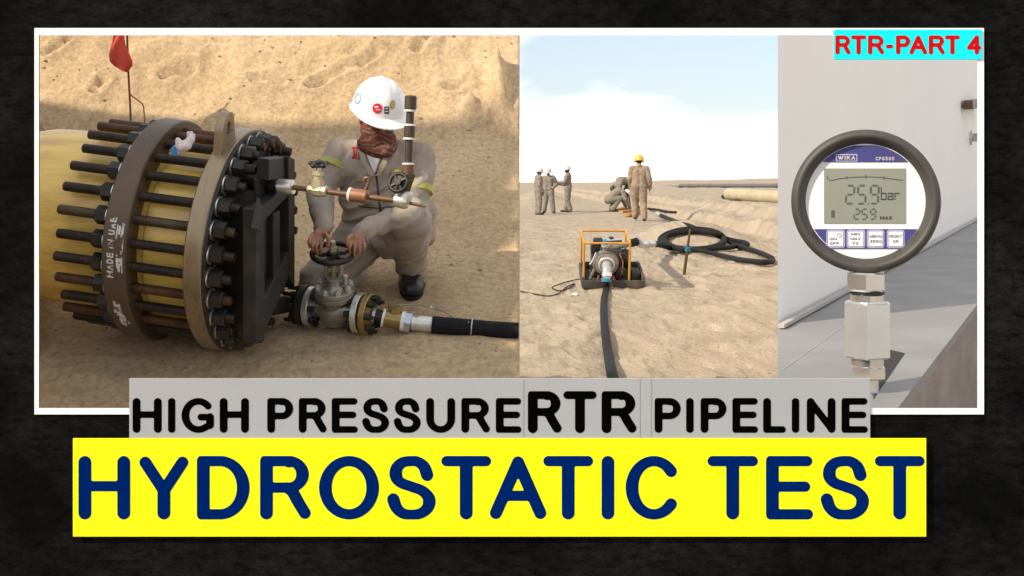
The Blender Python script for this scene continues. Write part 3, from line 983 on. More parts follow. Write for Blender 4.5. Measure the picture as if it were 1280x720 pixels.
M['washer'] = mat('bright_washer', (0.62, 0.61, 0.58), 0.3, 0.8, 0.1, 20)
M['white_paint'] = mat('stencil_white', (0.66, 0.65, 0.63), 0.7, 0, 0.1, 30, color2=(0.12, 0.09, 0.06), fac2=(0.52, 0.60), scale2=55)
M['galv'] = mat('galvanised_steel', (0.62, 0.61, 0.58), 0.34, 0.75, 0.14, 18, rvar=0.12)
M['valve_body'] = mat('cast_grey_steel', (0.33, 0.315, 0.27), 0.42, 0.6, 0.2, 14, color2=(0.17, 0.15, 0.12), fac2=(0.52, 0.75), scale2=10, bump=0.3, bscale=120, bdist=0.003, rvar=0.12)
M['brass'] = mat('dull_brass', (0.36, 0.245, 0.085), 0.4, 0.75, 0.2, 16, color2=(0.2, 0.13, 0.05), fac2=(0.5, 0.75), scale2=12, rvar=0.1)
M['wheel_iron'] = mat('black_wheel_iron', (0.022, 0.019, 0.017), 0.38, 0.3, 0.3, 25, color2=(0.08, 0.045, 0.025), fac2=(0.58, 0.8), scale2=18, rvar=0.1)
M['rust_pipe'] = mat('rust_brown_pipe', (0.17, 0.085, 0.045), 0.5, 0.4, 0.3, 14, color2=(0.07, 0.045, 0.03), fac2=(0.5, 0.75), scale2=14)
M['copper'] = mat('reddish_coupling', (0.27, 0.125, 0.065), 0.5, 0.3, 0.2, 20)
M['cream_metal'] = mat('cream_coated_brass', (0.50, 0.44, 0.29), 0.4, 0.45, 0.18, 20, rvar=0.1)
M['dark_pipe'] = mat('dark_brown_pipe', (0.065, 0.047, 0.033), 0.5, 0.2, 0.3, 14)
M['ptfe'] = mat('white_thread_tape', (0.80, 0.78, 0.74), 0.6, 0, 0.06, 40, bump=0.2, bscale=200, bdist=0.002)
M['hose'] = mat('black_rubber_hose', (0.011, 0.011, 0.012), 0.75, 0, 0.25, 40, bump=0.35, bscale=160, bdist=0.003, spec=0.2)
M['zinc_blue'] = mat('bluish_zinc', (0.50, 0.58, 0.66), 0.3, 0.7, 0.1, 20)
M['wire'] = mat('steel_wire', (0.35, 0.33, 0.30), 0.45, 0.7, 0.1, 20)

s0 = 2.56e-3 * LS                                  # metres per photograph pixel at the flange
AX = Vector((0.985, -0.112, -0.125)).normalized()
E1 = (Vector((0, 0, 1)) - AX * AX.z).normalized()
E2 = AX.cross(E1).normalized()                     # towards the camera and left
if E2.x > 0: E2 = -E2
CF = PL(309, 300, 2.56e-3)                         # centre of the front face
def cyl(t, R, phi):                                # t, R in photograph pixels at the flange
    return CF + AX * (t * s0) + (E1 * math.cos(phi) + E2 * math.sin(phi)) * (R * s0)
joint = thing('flanged_pipe_joint', CF + AX * (-20 * s0) - E1 * (138 * s0), 'fat yellow fibreglass pipe end with two big bolted steel flanges', 'pipe joint')
org = CF
def lathe_axis(prof, n=96):
    return MB().lathe([(t * s0, r * s0) for t, r in prof], CF, AX, n)
# pipe: barrel with a thicker built-up end
part('pipe_barrel', lathe_axis([(-900, 97), (-330, 97), (-300, 98), (-262, 108), (-236, 110), (-150, 111), (-60, 109), (-30, 109)]), M['grp'], joint)
def ring(name, t0, t1, ro, ri, m, c=1.6):
    return part(name, lathe_axis([(t0, ri), (t0, ro - c), (t0 + c, ro), (t1 - c, ro), (t1, ro - c), (t1, ri)], 128), m, joint, smooth=30)
RO = 139
ring('backing_flange', -122, -93, RO, 104, M['brown_steel'])
ring('front_flange', -24.5, -2, RO, 104, M['tan_steel'])
part('blind_plate', lathe_axis([(-2.2, 138), (-0.5, 138.2), (1.5, 137), (1.5, 112), (4, 110), (4, 0)], 96), M['black_steel'], joint, smooth=30)
part('raised_face', lathe_axis([(-93, 104.5), (-84, 112.5), (-78, 113), (-25, 113)], 96), M['grp'], joint)
# studs, each with its nuts and washers
NS = 28
stud_me = mesh_of('stud', MB().lathe([(0, 5.2 * s0), (1.2 * s0, 5.8 * s0), (212 * s0, 5.8 * s0), (214 * s0, 4.8 * s0)], (0, 0, 0), (1, 0, 0), 12), M['stud_black'])
nut_me = mesh_of('nut', MB().lathe([(0, 9.6 * s0), (1.2 * s0, 11.2 * s0), (13.5 * s0, 11.2 * s0), (14.7 * s0, 9.6 * s0)], (0, 0, 0), (1, 0, 0), 6), M['black_steel'], smooth=20)
wash_me = mesh_of('washer', MB().lathe([(0, 7 * s0), (0, 12.2 * s0), (1.6 * s0, 12.2 * s0), (1.6 * s0, 7 * s0)], (0, 0, 0), (1, 0, 0), 20), M['washer'], smooth=30)
rust_at = {}
for k in range(NS):
    phi = 2 * math.pi * (k + 0.35) / NS
    w_ = rng.random()
    mm = M['stud_black'] if w_ < 0.30 else (M['stud_rust'] if w_ < 0.68 else M['stud_grey'])
    me = stud_me
    if mm is not M['stud_black']:
        key = mm.name
        if key not in rust_at:
            me = stud_me.copy(); me.materials.clear(); me.materials.append(mm); rust_at[key] = me
        me = rust_at[key]
    dt = rng.uniform(-5, 5)
    base = cyl(-188 + dt, 124, phi)
    rot = Matrix(((AX.x, E1.x, -E2.x), (AX.y, E1.y, -E2.y), (AX.z, E1.z, -E2.z))).to_4x4()
    if rot.determinant() < 0: rot[0][2] *= -1; rot[1][2] *= -1; rot[2][2] *= -1
    rot = rot @ Matrix.Rotation(rng.uniform(0, 6.28), 4, 'X')
    o = link('stud', me, joint, matrix=Matrix.Translation(base - Vector(joint.location)) @ rot)
    for t_, nm, mesh in ((-122 - 15 - 1.8, 'nut', nut_me), (-122 - 1.7, 'washer', wash_me), (1.8, 'washer', wash_me), (3.5, 'nut', nut_me)):
        link(nm, mesh, o, matrix=Matrix.Translation(((t_ + 188 - dt) * s0, 0, 0)) @ Matrix.Rotation(rng.uniform(0, 1), 4, 'X'))
# lifting lug standing on the front flange
phl = math.radians(33)
er = (E1 * math.cos(phl) + E2 * math.sin(phl)); et = (E1 * -math.sin(phl) + E2 * math.cos(phl))
er_ = (er * 0.86 + E1 * 0.3 - et * 0.12).normalized()
bl = cyl(-21, RO - 3, phl)
out = []
for k in range(17):
    a = math.pi * k / 16
    out.append(bl + er_ * (23 * s0) + et * (19 * s0 * math.cos(a)) + er_ * (17 * s0 * math.sin(a)))
out = [bl + et * (23 * s0)] + out + [bl - et * (23 * s0)]
hole = [bl + er_ * (23 * s0) + (et * math.cos(2 * math.pi * k / 20) + er_ * math.sin(2 * math.pi * k / 20)) * (7.5 * s0) for k in range(20)]
mb = MB()
nO = len(out); th = AX * (10 * s0)
# strip between outline and hole
def nearest(i): 
    t = i / (nO - 1)
    return int(round((t * 14 - 2))) % 20
vs = out + hole + [p + th for p in out] + [p + th for p in hole]
fs = []
ho = nO; b2 = nO + 20
for i in range(nO - 1):
    a, b_ = nearest(i), nearest(i + 1)
    f_ = [i, i + 1, ho + b_] + ([ho + a] if a != b_ else [])
    fs.append(tuple(f_)); fs.append(tuple([q + b2 for q in f_][::-1]))
    fs.append((i, i + 1, i + 1 + b2, i + b2))
lo, hi_ = nearest(nO - 1), nearest(0)
chain = [lo]
while chain[-1] != hi_: chain.append((chain[-1] + 1) % 20)
f_ = [nO - 1, 0] + [ho + c for c in chain[::-1]]
fs.append(tuple(f_)); fs.append(tuple([q + b2 for q in f_][::-1])); fs.append((nO - 1, 0, b2, nO - 1 + b2))
for k in range(20): fs.append((ho + k, ho + (k + 1) % 20, ho + b2 + (k + 1) % 20, ho + b2 + k))
mb.add(vs, fs)
part('lifting_lug', mb, M['tan_steel'], joint, smooth=30)
# stencilled lettering on the rim of the backing flange
def on_rim(text, phi_mid, t_mid, h, stroke, gap, name):
    tm, w = text_mb(text, h, stroke, gap, 0.4)
    tm.v = [cyl(t_mid + h / 2 - p.z, RO + 0.35 - p.y, phi_mid + (w / 2 - p.x) / RO) for p in tm.v]
    part(name, tm, M['white_paint'], joint, smooth=0)
on_rim('MADE IN UAE', math.radians(97), -111, 8, 1.7, 1.6, 'lettering')
on_rim('UAE', math.radians(131), -108, 8, 1.9, 1.6, 'lettering')
def smear(phi0, t0, n, spread):
    mb = MB()
    for k in range(n):
        ph = phi0 + rng.gauss(0, spread); t = t0 + rng.gauss(0, 2.5); L = rng.uniform(2, 9); w = rng.uniform(0.5, 1.8)
        q = [cyl(max(-120, min(-96, t + a)), RO + 0.25 + 0.1 * rng.random(), ph + b_ / RO) for a, b_ in ((-w, -L), (w, -L * 0.8), (w * 0.7, L), (-w * 1.2, L * 0.9))]
        mb.add(q, [(0, 1, 2, 3)])
    part('paint_smear', mb, M['white_paint'], joint, smooth=0)
smear(math.radians(102), -99.5, 10, 0.05); smear(math.radians(91), -100, 5, 0.06); smear(math.radians(133), -108, 20, 0.05); smear(math.radians(139), -106, 9, 0.04)

# ------------------------------------------------------------------ black bracket welded to the blind plate
def dq(px, py, t):
    """where the ray through a photograph pixel meets the plane t pixels out along the pipe axis"""
    r = Vector(((px - 640) / F, 1.0, (HZ - py) / F))
    k = (CF + AX * (t * s0) - EYE).dot(AX) / r.dot(AX)
    return EYE + r * k
brk = thing('steel_bracket', cyl(6, 120, math.pi), 'black box shaped steel bracket with two openings in front of the flange', 'bracket')
def beam(name, quad, back, m=M['bracket'], bevel=0.0015):
    """a plate whose face corners are quad (px, py, ds), with its thickness running back along the pipe"""
    mb = MB().quadprism([dq(*q) for q in quad], -AX * (back * s0))
    part(name, mb, m, brk, bevel=bevel, seg=1, smooth=0)
TF = 52
part('near_plate', MB().quadprism([dq(281, 268, 4), dq(326, 256, TF), dq(327, 429, TF), dq(283, 431, 4)], -E2 * (6 * s0)), M['bracket'], brk, bevel=0.0015, seg=1, smooth=0)
beam('post', [(320, 262, TF + .3), (331, 257, TF + .3), (331, 426, TF + .3), (320, 429, TF + .3)], 16)
beam('middle_bar', [(342, 268, TF - 1), (350, 263, TF - 1), (350, 345, TF - 1), (342, 358, TF - 1)], 9)
beam('post', [(360.5, 196, TF + .6), (368.5, 199, TF + .6), (368.5, 361, TF + .6), (362, 346, TF + .6)], 20)
beam('top_rail', [(330, 277, TF), (330, 257, TF), (361, 228, TF), (361, 244, TF)], 14)
beam('bottom_rail', [(330, 374, TF), (361, 314, TF), (361, 346, TF), (330, 417, TF)], 14)
beam('top_block', [(336, 199, TF - 4), (361, 196, TF - 4), (361, 222, TF - 4), (336, 226, TF - 4)], 14)
beam('web_plate', [(322, 224, TF - 14), (361, 220, TF - 14), (361, 240, TF - 14), (322, 264, TF - 14)], 5)
beam('back_plate', [(328, 260, 12), (362, 236, 12), (362, 345, 12), (328, 420, 12)], 6)
part('blade', MB().quadprism([dq(317, 285, TF + 6), dq(324, 247, TF + 6), dq(329, 268, TF + 6), dq(328, 290, TF + 6)], -AX * (3 * s0)), M['bracket'], brk, smooth=0)

# ------------------------------------------------------------------ vent pipe with needle valve and standpipe
vp = thing('vent_pipe', dq(300, 236, 5), 'thin rusty vent pipe from the blind flange carrying small valves', 'pipe')
sva = dq(350, 232.5, 56).y / F
va = lambda x, y: P(x, y, sva - 0.24 * s0 / F * (x - 350))
def vt(name, pts, r, m, n=12):
    q = [va(x, y) for x, y in pts]
    return part(name, MB().tube(q, [k * s0 for k in r] if hasattr(r, '__len__') else r * s0, n), m, vp, smooth=40)
part('nipple', MB().tube([dq(303, 229.5, 4), va(352, 232.6)], 7.5 * s0, 14), M['black_steel'], vp)
vt('coupling', [(348, 232.5), (349, 232.5), (366, 234), (367, 234)], [8, 9, 9, 8], M['galv'], 18)
vt('pipe', [(365, 234), (392, 237.5)], 3.2, M['rust_pipe'])
vt('pipe', [(404, 239), (440, 243.5)], 3.2, M['rust_pipe'])
vt('pipe', [(458, 246), (500, 251)], 3.2, M['rust_pipe'])
vt('tail_rod', [(512, 254), (532, 258)], [2.0, 1.6], M['rust_pipe'])
nv = vt('needle_valve', [(384.5, 236.5), (386, 236.8), (391, 237.2), (392, 237.4), (402, 238.6), (403, 238.7), (408, 239.2), (409.5, 239.5)], [4.5, 6, 6, 7.5, 7.5, 6.5, 6.5, 4.5], M['cream_metal'], 8)
cb = va(397, 233)
def vb(name, x0, y0, x1, y1, r, m, n=12, parent=vp):
    part(name, MB().tube([va(x0, y0), va(x1, y1)], r * s0, n), m, parent, smooth=40)
vb('bonnet', 396, 236, 397, 224, 8, M['cream_metal'], 6, nv); vb('gland', 397, 224, 397.6, 216, 5, M['cream_metal'], 10, nv)
vb('gland_nut', 397.5, 219.5, 397.8, 214.5, 7, M['cream_metal'], 6, nv); vb('stem', 397.8, 216, 398.4, 203, 2.6, M['galv'], 10, nv)
mb = MB(); hc = va(398.4, 205)
hax = Vector((0.05, -0.35, 1)).normalized(); hx_, hy_, hz2 = frame_from(hax)
for k in range(5):
    a = 2 * math.pi * k / 5 + 0.3
    mb.ball(hc + (hx_ * math.cos(a) + hy_ * math.sin(a)) * (9.5 * s0), (3.4 * s0, 3.4 * s0, 2.8 * s0), 10)
    mb.tube([hc, hc + (hx_ * math.cos(a) + hy_ * math.sin(a)) * (8.5 * s0)], 2.2 * s0, 8)
mb.torus(hc, hax, 9.0 * s0, 1.7 * s0, 28, 8)
mb.lathe([(-2.5 * s0, 4.2 * s0), (3 * s0, 4 * s0), (4 * s0, 2 * s0)], hc, hax, 12)
part('handle', mb, M['wheel_iron'], nv)
vt('coupling', [(438, 243.3), (439, 243.4), (459, 246), (460, 246.1)], [6.5, 8, 8, 6.5], M['copper'], 14)
part('thread_tape', MB().tube([va(436.5, 243), va(439.3, 243.4)], 8.3 * s0, 14), M['ptfe'], vp)
hk = spline([va(455, 240), va(460, 231), va(461, 224), va(457, 222.5), va(455, 227)], 6)
part('hook', MB().tube(hk, 1.9 * s0, 8), M['rust_pipe'], vp)
eb = vt('elbow', [(493.5, 250.3), (494.5, 250.4), (498, 250.8), (505, 251.6), (510, 252.5), (511, 252.6)], [5.5, 7.5, 8, 9, 7.6, 6], M['galv'], 16)
part('elbow_neck', MB().tube([va(505, 252), va(507.5, 243), va(508, 239)], [8 * s0, 8.3 * s0, 7 * s0], 14), M['galv'], vp)
# small black handwheel facing the camera beside the standpipe
wc = va(499, 228) + Vector((0, -9 * s0, 0)); wax = Vector((-0.25, -1, 0.28)).normalized()
wx, wy, wz = frame_from(wax)
mb = MB().torus(wc, wax, 10.5 * s0, 2.4 * s0, 30, 10)
for k in range(4):
    a = math.pi * k / 2 + 0.5
    mb.tube([wc, wc + (wx * math.cos(a) + wy * math.sin(a)) * (10 * s0)], 2.0 * s0, 8)
mb.lathe([(-14 * s0, 3 * s0), (-2 * s0, 3 * s0), (-2 * s0, 4.5 * s0), (3.5 * s0, 4 * s0)], wc, wax, 12)
part('handwheel', mb, M['wheel_iron'], vp)
part('valve_block', MB().tube([va(503, 240), va(512, 216)], [8.5 * s0, 7.5 * s0], 8), M['dark_pipe'], vp, smooth=30)
sp_ = lambda y: va(509 + (240 - y) * 0.038, y)
part('standpipe', MB().tube([sp_(222), sp_(121)], 4.6 * s0, 16), M['dark_pipe'], vp)
part('socket', MB().tube([sp_(227), sp_(226), sp_(206), sp_(205)], [6 * s0, 7.2 * s0, 7.2 * s0, 6 * s0], 16), M['rust_pipe'], vp)
part('socket', MB().tube([sp_(172), sp_(171), sp_(158), sp_(157)], [5.5 * s0, 6.4 * s0, 6.4 * s0, 5.5 * s0], 16), M['dark_pipe'], vp)
part('end_cap', MB().tube([sp_(137), sp_(136), sp_(121), sp_(119.5)], [5.5 * s0, 7 * s0, 7 * s0, 5.5 * s0], 16), M['dark_pipe'], vp)
for y in (205, 173.5, 156.5, 138.5):
    part('thread_tape', MB().tube([sp_(y + 1.4), sp_(y + 1), sp_(y - 1), sp_(y - 1.4)], [5.4 * s0, 6.9 * s0, 6.9 * s0, 5.4 * s0], 16), M['ptfe'], vp)

# ------------------------------------------------------------------ gate valve on the filling line
sV = 2.66e-3; sv_ = sV * LS
VA = Vector((0.965, -0.23, -0.10)).normalized()                  # flow direction
VU = Vector((0.035, -0.42, 0.907)).normalized()   # stem, leaning to the camera
VN = VA.cross(VU).normalized()
VC = PL(419, 387, sV)
gv = thing('gate_valve', VC - VU * (30 * sv_), 'grey flanged gate valve with a black handwheel on the sand', 'valve')
def vl(name, prof, o, axis, n, m, parent=gv, smooth=35, phase=0.0):
    return part(name, MB().lathe([(t * sv_, r * sv_) for t, r in prof], o, axis, n, phase=phase), m, parent, smooth=smooth)
bodyb = MB().lathe([(-30 * sv_, 13 * sv_), (-18 * sv_, 12 * sv_), (-12 * sv_, 18 * sv_), (0, 20 * sv_), (12 * sv_, 18 * sv_), (18 * sv_, 12 * sv_), (30 * sv_, 13 * sv_)], VC, VA, 32)
bodyb.lathe([(-18 * sv_, 15 * sv_), (-12 * sv_, 19.5 * sv_), (14 * sv_, 18 * sv_), (19 * sv_, 23 * sv_)], VC, VU, 32)
part('valve_body', bodyb, M['valve_body'], gv, smooth=50)
for side, mt in ((-1, M['galv']), (1, M['galv'])):
    fl = vl('pipe_flange', [(-4, 12), (-4, 24.5), (-3, 25.5), (3, 25.5), (4, 24.5), (4, 12)], VC + VA * (side * 32 * sv_), VA, 40, mt)
vl('pipe_flange', [(-4, 10), (-4, 25), (-3, 26), (4, 26), (5, 24.5), (5, 10)], VC - VA * (42 * sv_), VA, 40, M['black_steel'])
vl('pipe_flange', [(-4, 10), (-4, 24.5), (-3, 25.5), (3, 25.5), (4, 24.5), (4, 10)], VC + VA * (43 * sv_), VA, 40, M['brass'])
bx_, by_, bz_ = VA, VU, VN
for side in (-1, 1):
    for k in range(8):
        a = 2 * math.pi * (k + 0.5) / 8
        off = (VU * math.cos(a) + VN * math.sin(a)) * (20.5 * sv_)
        lo_, hi2 = (-66, -24) if side < 0 else (24, 58)
        if side < 0 and k not in (0, 7, 3, 4): lo_ = -54
        mb = MB().lathe([(lo_ * sv_, 2.6 * sv_), (hi2 * sv_, 2.6 * sv_)], VC + off, VA, 8)
        for t in ((-47 - 7, -28 + 1) if side < 0 else (27 - 7, 48)):
            mb.lathe([(t * sv_, 4.6 * sv_), ((t + 6) * sv_, 4.6 * sv_)], VC + off, VA, 6)
        part('stud', mb, M['black_steel'], gv, smooth=20)
# bonnet
BO = VC + VU * (19 * sv_)
vl('bonnet_flange', [(0, 16), (0, 23.5), (1, 24.5), (5.5, 24.5), (6.3, 23.5), (6.3, 10)], BO, VU, 40, M['valve_body'])
vl('bonnet_flange', [(6.8, 10), (6.8, 23.5), (7.5, 24.5), (12, 24.5), (13, 23), (13, 15), (16, 12), (20, 9.5), (29, 8)], BO, VU, 40, M['valve_body'])
for k in range(8):
    a = 2 * math.pi * (k + 0.25) / 8
    q = BO + (VA * math.cos(a) + VN * math.sin(a)) * (20 * sv_)
    vl('bonnet_bolt', [(10, 3.8), (17, 3.8), (17, 2.0), (19.5, 2.0), (19.5, 0)], q, VU, 6, M['galv'], smooth=20)
for sd in (-1, 1):
    mb = MB()
    a0 = BO + VU * (15 * sv_) + VN * (0) + VA * (sd * 9 * sv_)
    mb.bar(a0, BO + VU * (47 * sv_) + VA * (sd * 9.5 * sv_), 4 * sv_, 9 * sv_, up=VN)
    part('yoke_arm', mb, M['valve_body'], gv, bevel=0.002)
mb = MB().bar(BO + VU * (47 * sv_) - VA * (11 * sv_), BO + VU * (47 * sv_) + VA * (11 * sv_), 9 * sv_, 5 * sv_, up=VU)
mb.lathe([(43 * sv_, 7 * sv_), (52 * sv_, 7 * sv_), (54 * sv_, 5 * sv_)], BO, VU, 16)
part('yoke_head', mb, M['valve_body'], gv, smooth=35)
vl('gland', [(26, 11), (29, 11), (30, 9), (30, 5), (35, 5), (35, 0)], BO, VU, 20, M['valve_body'])
for sd in (-1, 1):
    vl('eye_bolt', [(12, 2.0), (29, 2.0), (29, 3.2), (32, 3.2)], BO + VA * (sd * 15 * sv_), VU, 8, M['galv'])
vl('stem', [(30, 3.4), (77, 3.4), (78, 2.6)], BO, VU, 12, M['cream_metal'])
# handwheel
HWC = BO + VU * (61 * sv_)
hw = part('handwheel', MB().torus(HWC, VU, 25.5 * sv_, 3.3 * sv_, 48, 12), M['wheel_iron'], gv, smooth=60)
for k in range(5):
    a = 2 * math.pi * k / 5 + 0.5
    dr = VA * math.cos(a) + VN * math.sin(a)
    q = [HWC - VU * (2 * sv_) + dr * (5 * sv_), HWC - VU * (3.5 * sv_) + dr * (14 * sv_), HWC + dr * (25 * sv_)]
    part('spoke', MB().tube(q, [2.9 * sv_, 2.4 * sv_, 2.6 * sv_], 8), M['wheel_iron'], hw, smooth=60)
part('hub', MB().lathe([(-6 * sv_, 6 * sv_), (-5 * sv_, 7.5 * sv_), (2 * sv_, 7.5 * sv_), (3 * sv_, 6 * sv_)], HWC, VU, 20), M['wheel_iron'], hw)
part('hub_nut', MB().lathe([(3 * sv_, 5 * sv_), (9 * sv_, 5 * sv_)], HWC, VU, 6), M['cream_metal'], hw, smooth=20)
# black inlet spool from under the bracket
inl = part('inlet_pipe', MB().tube([PL(332, 384, 2.62e-3), PL(340, 384, 2.62e-3), VC - VA * (62 * sv_), VC - VA * (60 * sv_), VC - VA * (50 * sv_), VC - VA * (44 * sv_)],
                                   [10.5 * sv_, 10.5 * sv_, 11 * sv_, 12 * sv_, 13 * sv_, 17 * sv_], 20), M['black_steel'], gv)

# ------------------------------------------------------------------ brass tee, couplings and hose
def fl_pt(px, py, s=2.655e-3): return PL(px, py, s)
tee = thing('hose_fitting', fl_pt(492, 412), 'dull brass tee and zinc couplings joining valve and hose', 'fitting')
def ft(name, pts, r, m, n=16, parent=tee):
    q = [fl_pt(*p) for p in pts]
    return part(name, MB().tube(q, [k * s0 for k in r] if hasattr(r, '__len__') else r * s0, n), m, parent, smooth=38)
v_end = VC + VA * (47 * sv_)
ft('nipple', [(458, 393.5), (481, 398)], 9.5, M['black_steel'])
ft('nipple_ring', [(465.5, 395), (469, 395.7)], 11, M['galv'])
ft('thread_tape', [(478.2, 397.3), (481, 397.9)], 12.3, M['ptfe'])
ft('brass_tee', [(480, 397.8), (481, 398), (501.5, 401.2), (502.5, 401.4)], [10, 11.5, 11.5, 10], M['brass'])
part('tee_branch', MB().tube([fl_pt(493, 398), fl_pt(494.5, 383)], 9 * s0, 14), M['brass'], tee)
part('branch_plug', MB().tube([fl_pt(494.3, 386.5), fl_pt(494.6, 382.5)], 10 * s0, 8), M['brass'], tee, smooth=20)
ft('thread_tape', [(501.5, 401.3), (506, 402)], 13, M['ptfe'])
ft('hex_nut', [(505, 401.8), (506, 402), (513, 403), (514, 403.2)], [12.5, 14, 14, 12.5], M['zinc_blue'], 6)
ft('swivel', [(513, 403.2), (515, 403.4), (520, 403.9), (522, 404)], [8, 10.5, 10.5, 8], M['galv'], 10)
ft('ferrule', [(519, 403.7), (520, 403.8), (522, 404), (524, 404.2), (541, 406), (542, 406.2)], [8, 10, 10.8, 10.2, 10.2, 9.5], M['galv'], 24)
hs = [fl_pt(540, 405.8), fl_pt(560, 407.5), fl_pt(585, 409.5), fl_pt(610, 411.7), fl_pt(635, 413.3), fl_pt(648.3, 414)]
solo('filling_hose', MB().tube(spline(hs, 6), 11.3 * s0, 20), M['hose'], fl_pt(560, 418), 'black rubber hose running right from the brass tee', 'hose', smooth=50)
wr = thing('safety_wire', fl_pt(590, 410), 'thin grey looped steel wire tied from valve to the black hose', 'wire')
wpts = [fl_pt(477, 392, 2.67e-3), fl_pt(492, 384, 2.72e-3), fl_pt(510, 381, 2.75e-3), fl_pt(535, 383, 2.75e-3), fl_pt(558, 391, 2.72e-3), fl_pt(574, 401.5, 2.69e-3), fl_pt(586, 403, 2.64e-3)]
part('strand', MB().tube(spline(wpts, 8), 1.0 * s0, 8), M['wire'], wr)
part('crimp', MB().tube([fl_pt(538, 384, 2.748e-3), fl_pt(547, 387.5, 2.742e-3)], 1.9 * s0, 8), M['galv'], wr)
hx0 = fl_pt(589.5, 410); hdir = (hs[3] - hs[2]).normalized()
part('loop', MB().torus(hx0, hdir, 11.9 * s0, 0.8 * s0, 28, 6), M['galv'], wr)

# ------------------------------------------------------------------ red flag on its rod, cotton glove on the studs
M['flag'] = mat('red_flag_cloth', (0.50, 0.055, 0.030), 0.85, 0, 0.15, 12, bump=0.3, bscale=200, bdist=0.002)
M['rod'] = mat('rusty_rod', (0.14, 0.065, 0.04), 0.7, 0.2, 0.2, 30)
sf = 3.74e-3; sfl = sf * LS
ft0 = PL(163, 216, sf)
gz = float(bank_z(ft0.x, ft0.y)); ft0.z = gz
flag = thing('marker_flag', ft0, 'small red cloth flag on a thin rusty rod stuck in sand', 'flag')
rodp = [Vector((ft0.x, ft0.y, gz - 0.08)), PL(163.3, 150, sf), PL(160.5, 90, sf), PL(158.5, 30, sf)]
part('rod', MB().tube(spline(rodp, 6), 1.35 * sfl, 8), M['rod'], flag)
part('rod_shadow', MB().tube(spline([PL(163, 118, sf), PL(169, 123, sf), PL(178, 130, sf), PL(180, 140, sf), PL(181, 160, sf)], 6), 0.8 * sfl, 6), M['rod'], flag)  # dark strand standing in for the rod's shadow on the bank
rows = []
edgeL = [(147, 36), (144, 44), (140, 56), (137.5, 68), (140, 78), (147, 84), (155, 88), (160, 91)]
edgeR = [(158.5, 36), (158.7, 44), (159.2, 56), (162, 66), (166, 76), (167.5, 82), (165, 87), (161, 91.2)]
for i, (l, r_) in enumerate(zip(edgeL, edgeR)):
    row = []
    for j in range(9):
        t = j / 8
        p = PL(l[0] + (r_[0] - l[0]) * t, l[1] + (r_[1] - l[1]) * t, sf)
        p.y += (-7 + 7 * math.sin(t * 5.2 + i * 0.7)) * sfl - 3 * sfl
        row.append(list(p))
    rows.append(row)
V = np.array(rows)
V2 = V.copy(); V2[..., 1] += 1.2 * sfl
gm = MB()
R_, C_ = V.shape[:2]
for A, flip in ((V, 0), (V2, 1)):
    fs = []
    for i in range(R_ - 1):
        for j in range(C_ - 1):
            q = (i * C_ + j, i * C_ + j + 1, (i + 1) * C_ + j + 1, (i + 1) * C_ + j)
            fs.append(q[::-1] if flip else q)
    gm.add(A.reshape(-1, 3), fs)
n_ = R_ * C_
bd = [j for j in range(C_)] + [i * C_ + C_ - 1 for i in range(1, R_)] + [(R_ - 1) * C_ + j for j in range(C_ - 2, -1, -1)] + [i * C_ for i in range(R_ - 2, 0, -1)]
gm.f += [[bd[k], bd[(k + 1) % len(bd)], bd[(k + 1) % len(bd)] + n_, bd[k] + n_] for k in range(len(bd))]; gm.m += [0] * len(bd)
part('cloth', gm, M['flag'], flag, smooth=70)

M['glove'] = mat('white_knit_cotton', (0.72, 0.66, 0.66), 0.9, 0, 0.08, 30, bump=0.4, bscale=300, bdist=0.003)
M['glove_blue'] = mat('blue_cuff', (0.06, 0.25, 0.50), 0.9, 0, 0.15, 30)
def gp(px, py, k=0.0): return PL(px, py, 2.37e-3 - k * 1e-3)
mb = MB()
mb.capsule(gp(222, 187), gp(233, 181, .01), 5.5 * s0, 6.5 * s0)
mb.capsule(gp(233, 181, .01), gp(239, 174, .01), 6.0 * s0, 4.2 * s0)
mb.capsule(gp(239, 175), gp(239.5, 166, .0), 3.4 * s0, 2.3 * s0)
mb.capsule(gp(237, 175), gp(235.5, 166, .01), 2.8 * s0, 2.0 * s0)
mb.capsule(gp(241, 176), gp(242.5, 168.5, .01), 2.6 * s0, 1.9 * s0)
mb.capsule(gp(225, 184, .02), gp(222.5, 176, .02), 4.4 * s0, 3.8 * s0)
mb.capsule(gp(223, 186, .01), gp(218, 190, .01), 6 * s0, 5.2 * s0)
gl_me = remeshed('work_glove', mb, 0.0026, 2, lambda c, n: 0.0012 * fbm(c[:, 0] * 90 + c[:, 1] * 40, c[:, 2] * 90, 5, 3))
glo = link('work_glove', gl_me); finish_mesh(gl_me, M['glove'], 60)
gorg = gp(228, 188); gl_me.transform(Matrix.Translation(-gorg)); glo.location = gorg
tag(glo, 'crumpled white cotton glove with blue cuff lying on the studs', 'glove')
mb = MB().tube([gp(219.5, 183.5, .02), gp(216.5, 188, .02), gp(218.5, 194.5, .02)], [3.0 * s0, 4.2 * s0, 3.0 * s0], 12)
part('cuff', mb, M['glove_blue'], glo, smooth=60)
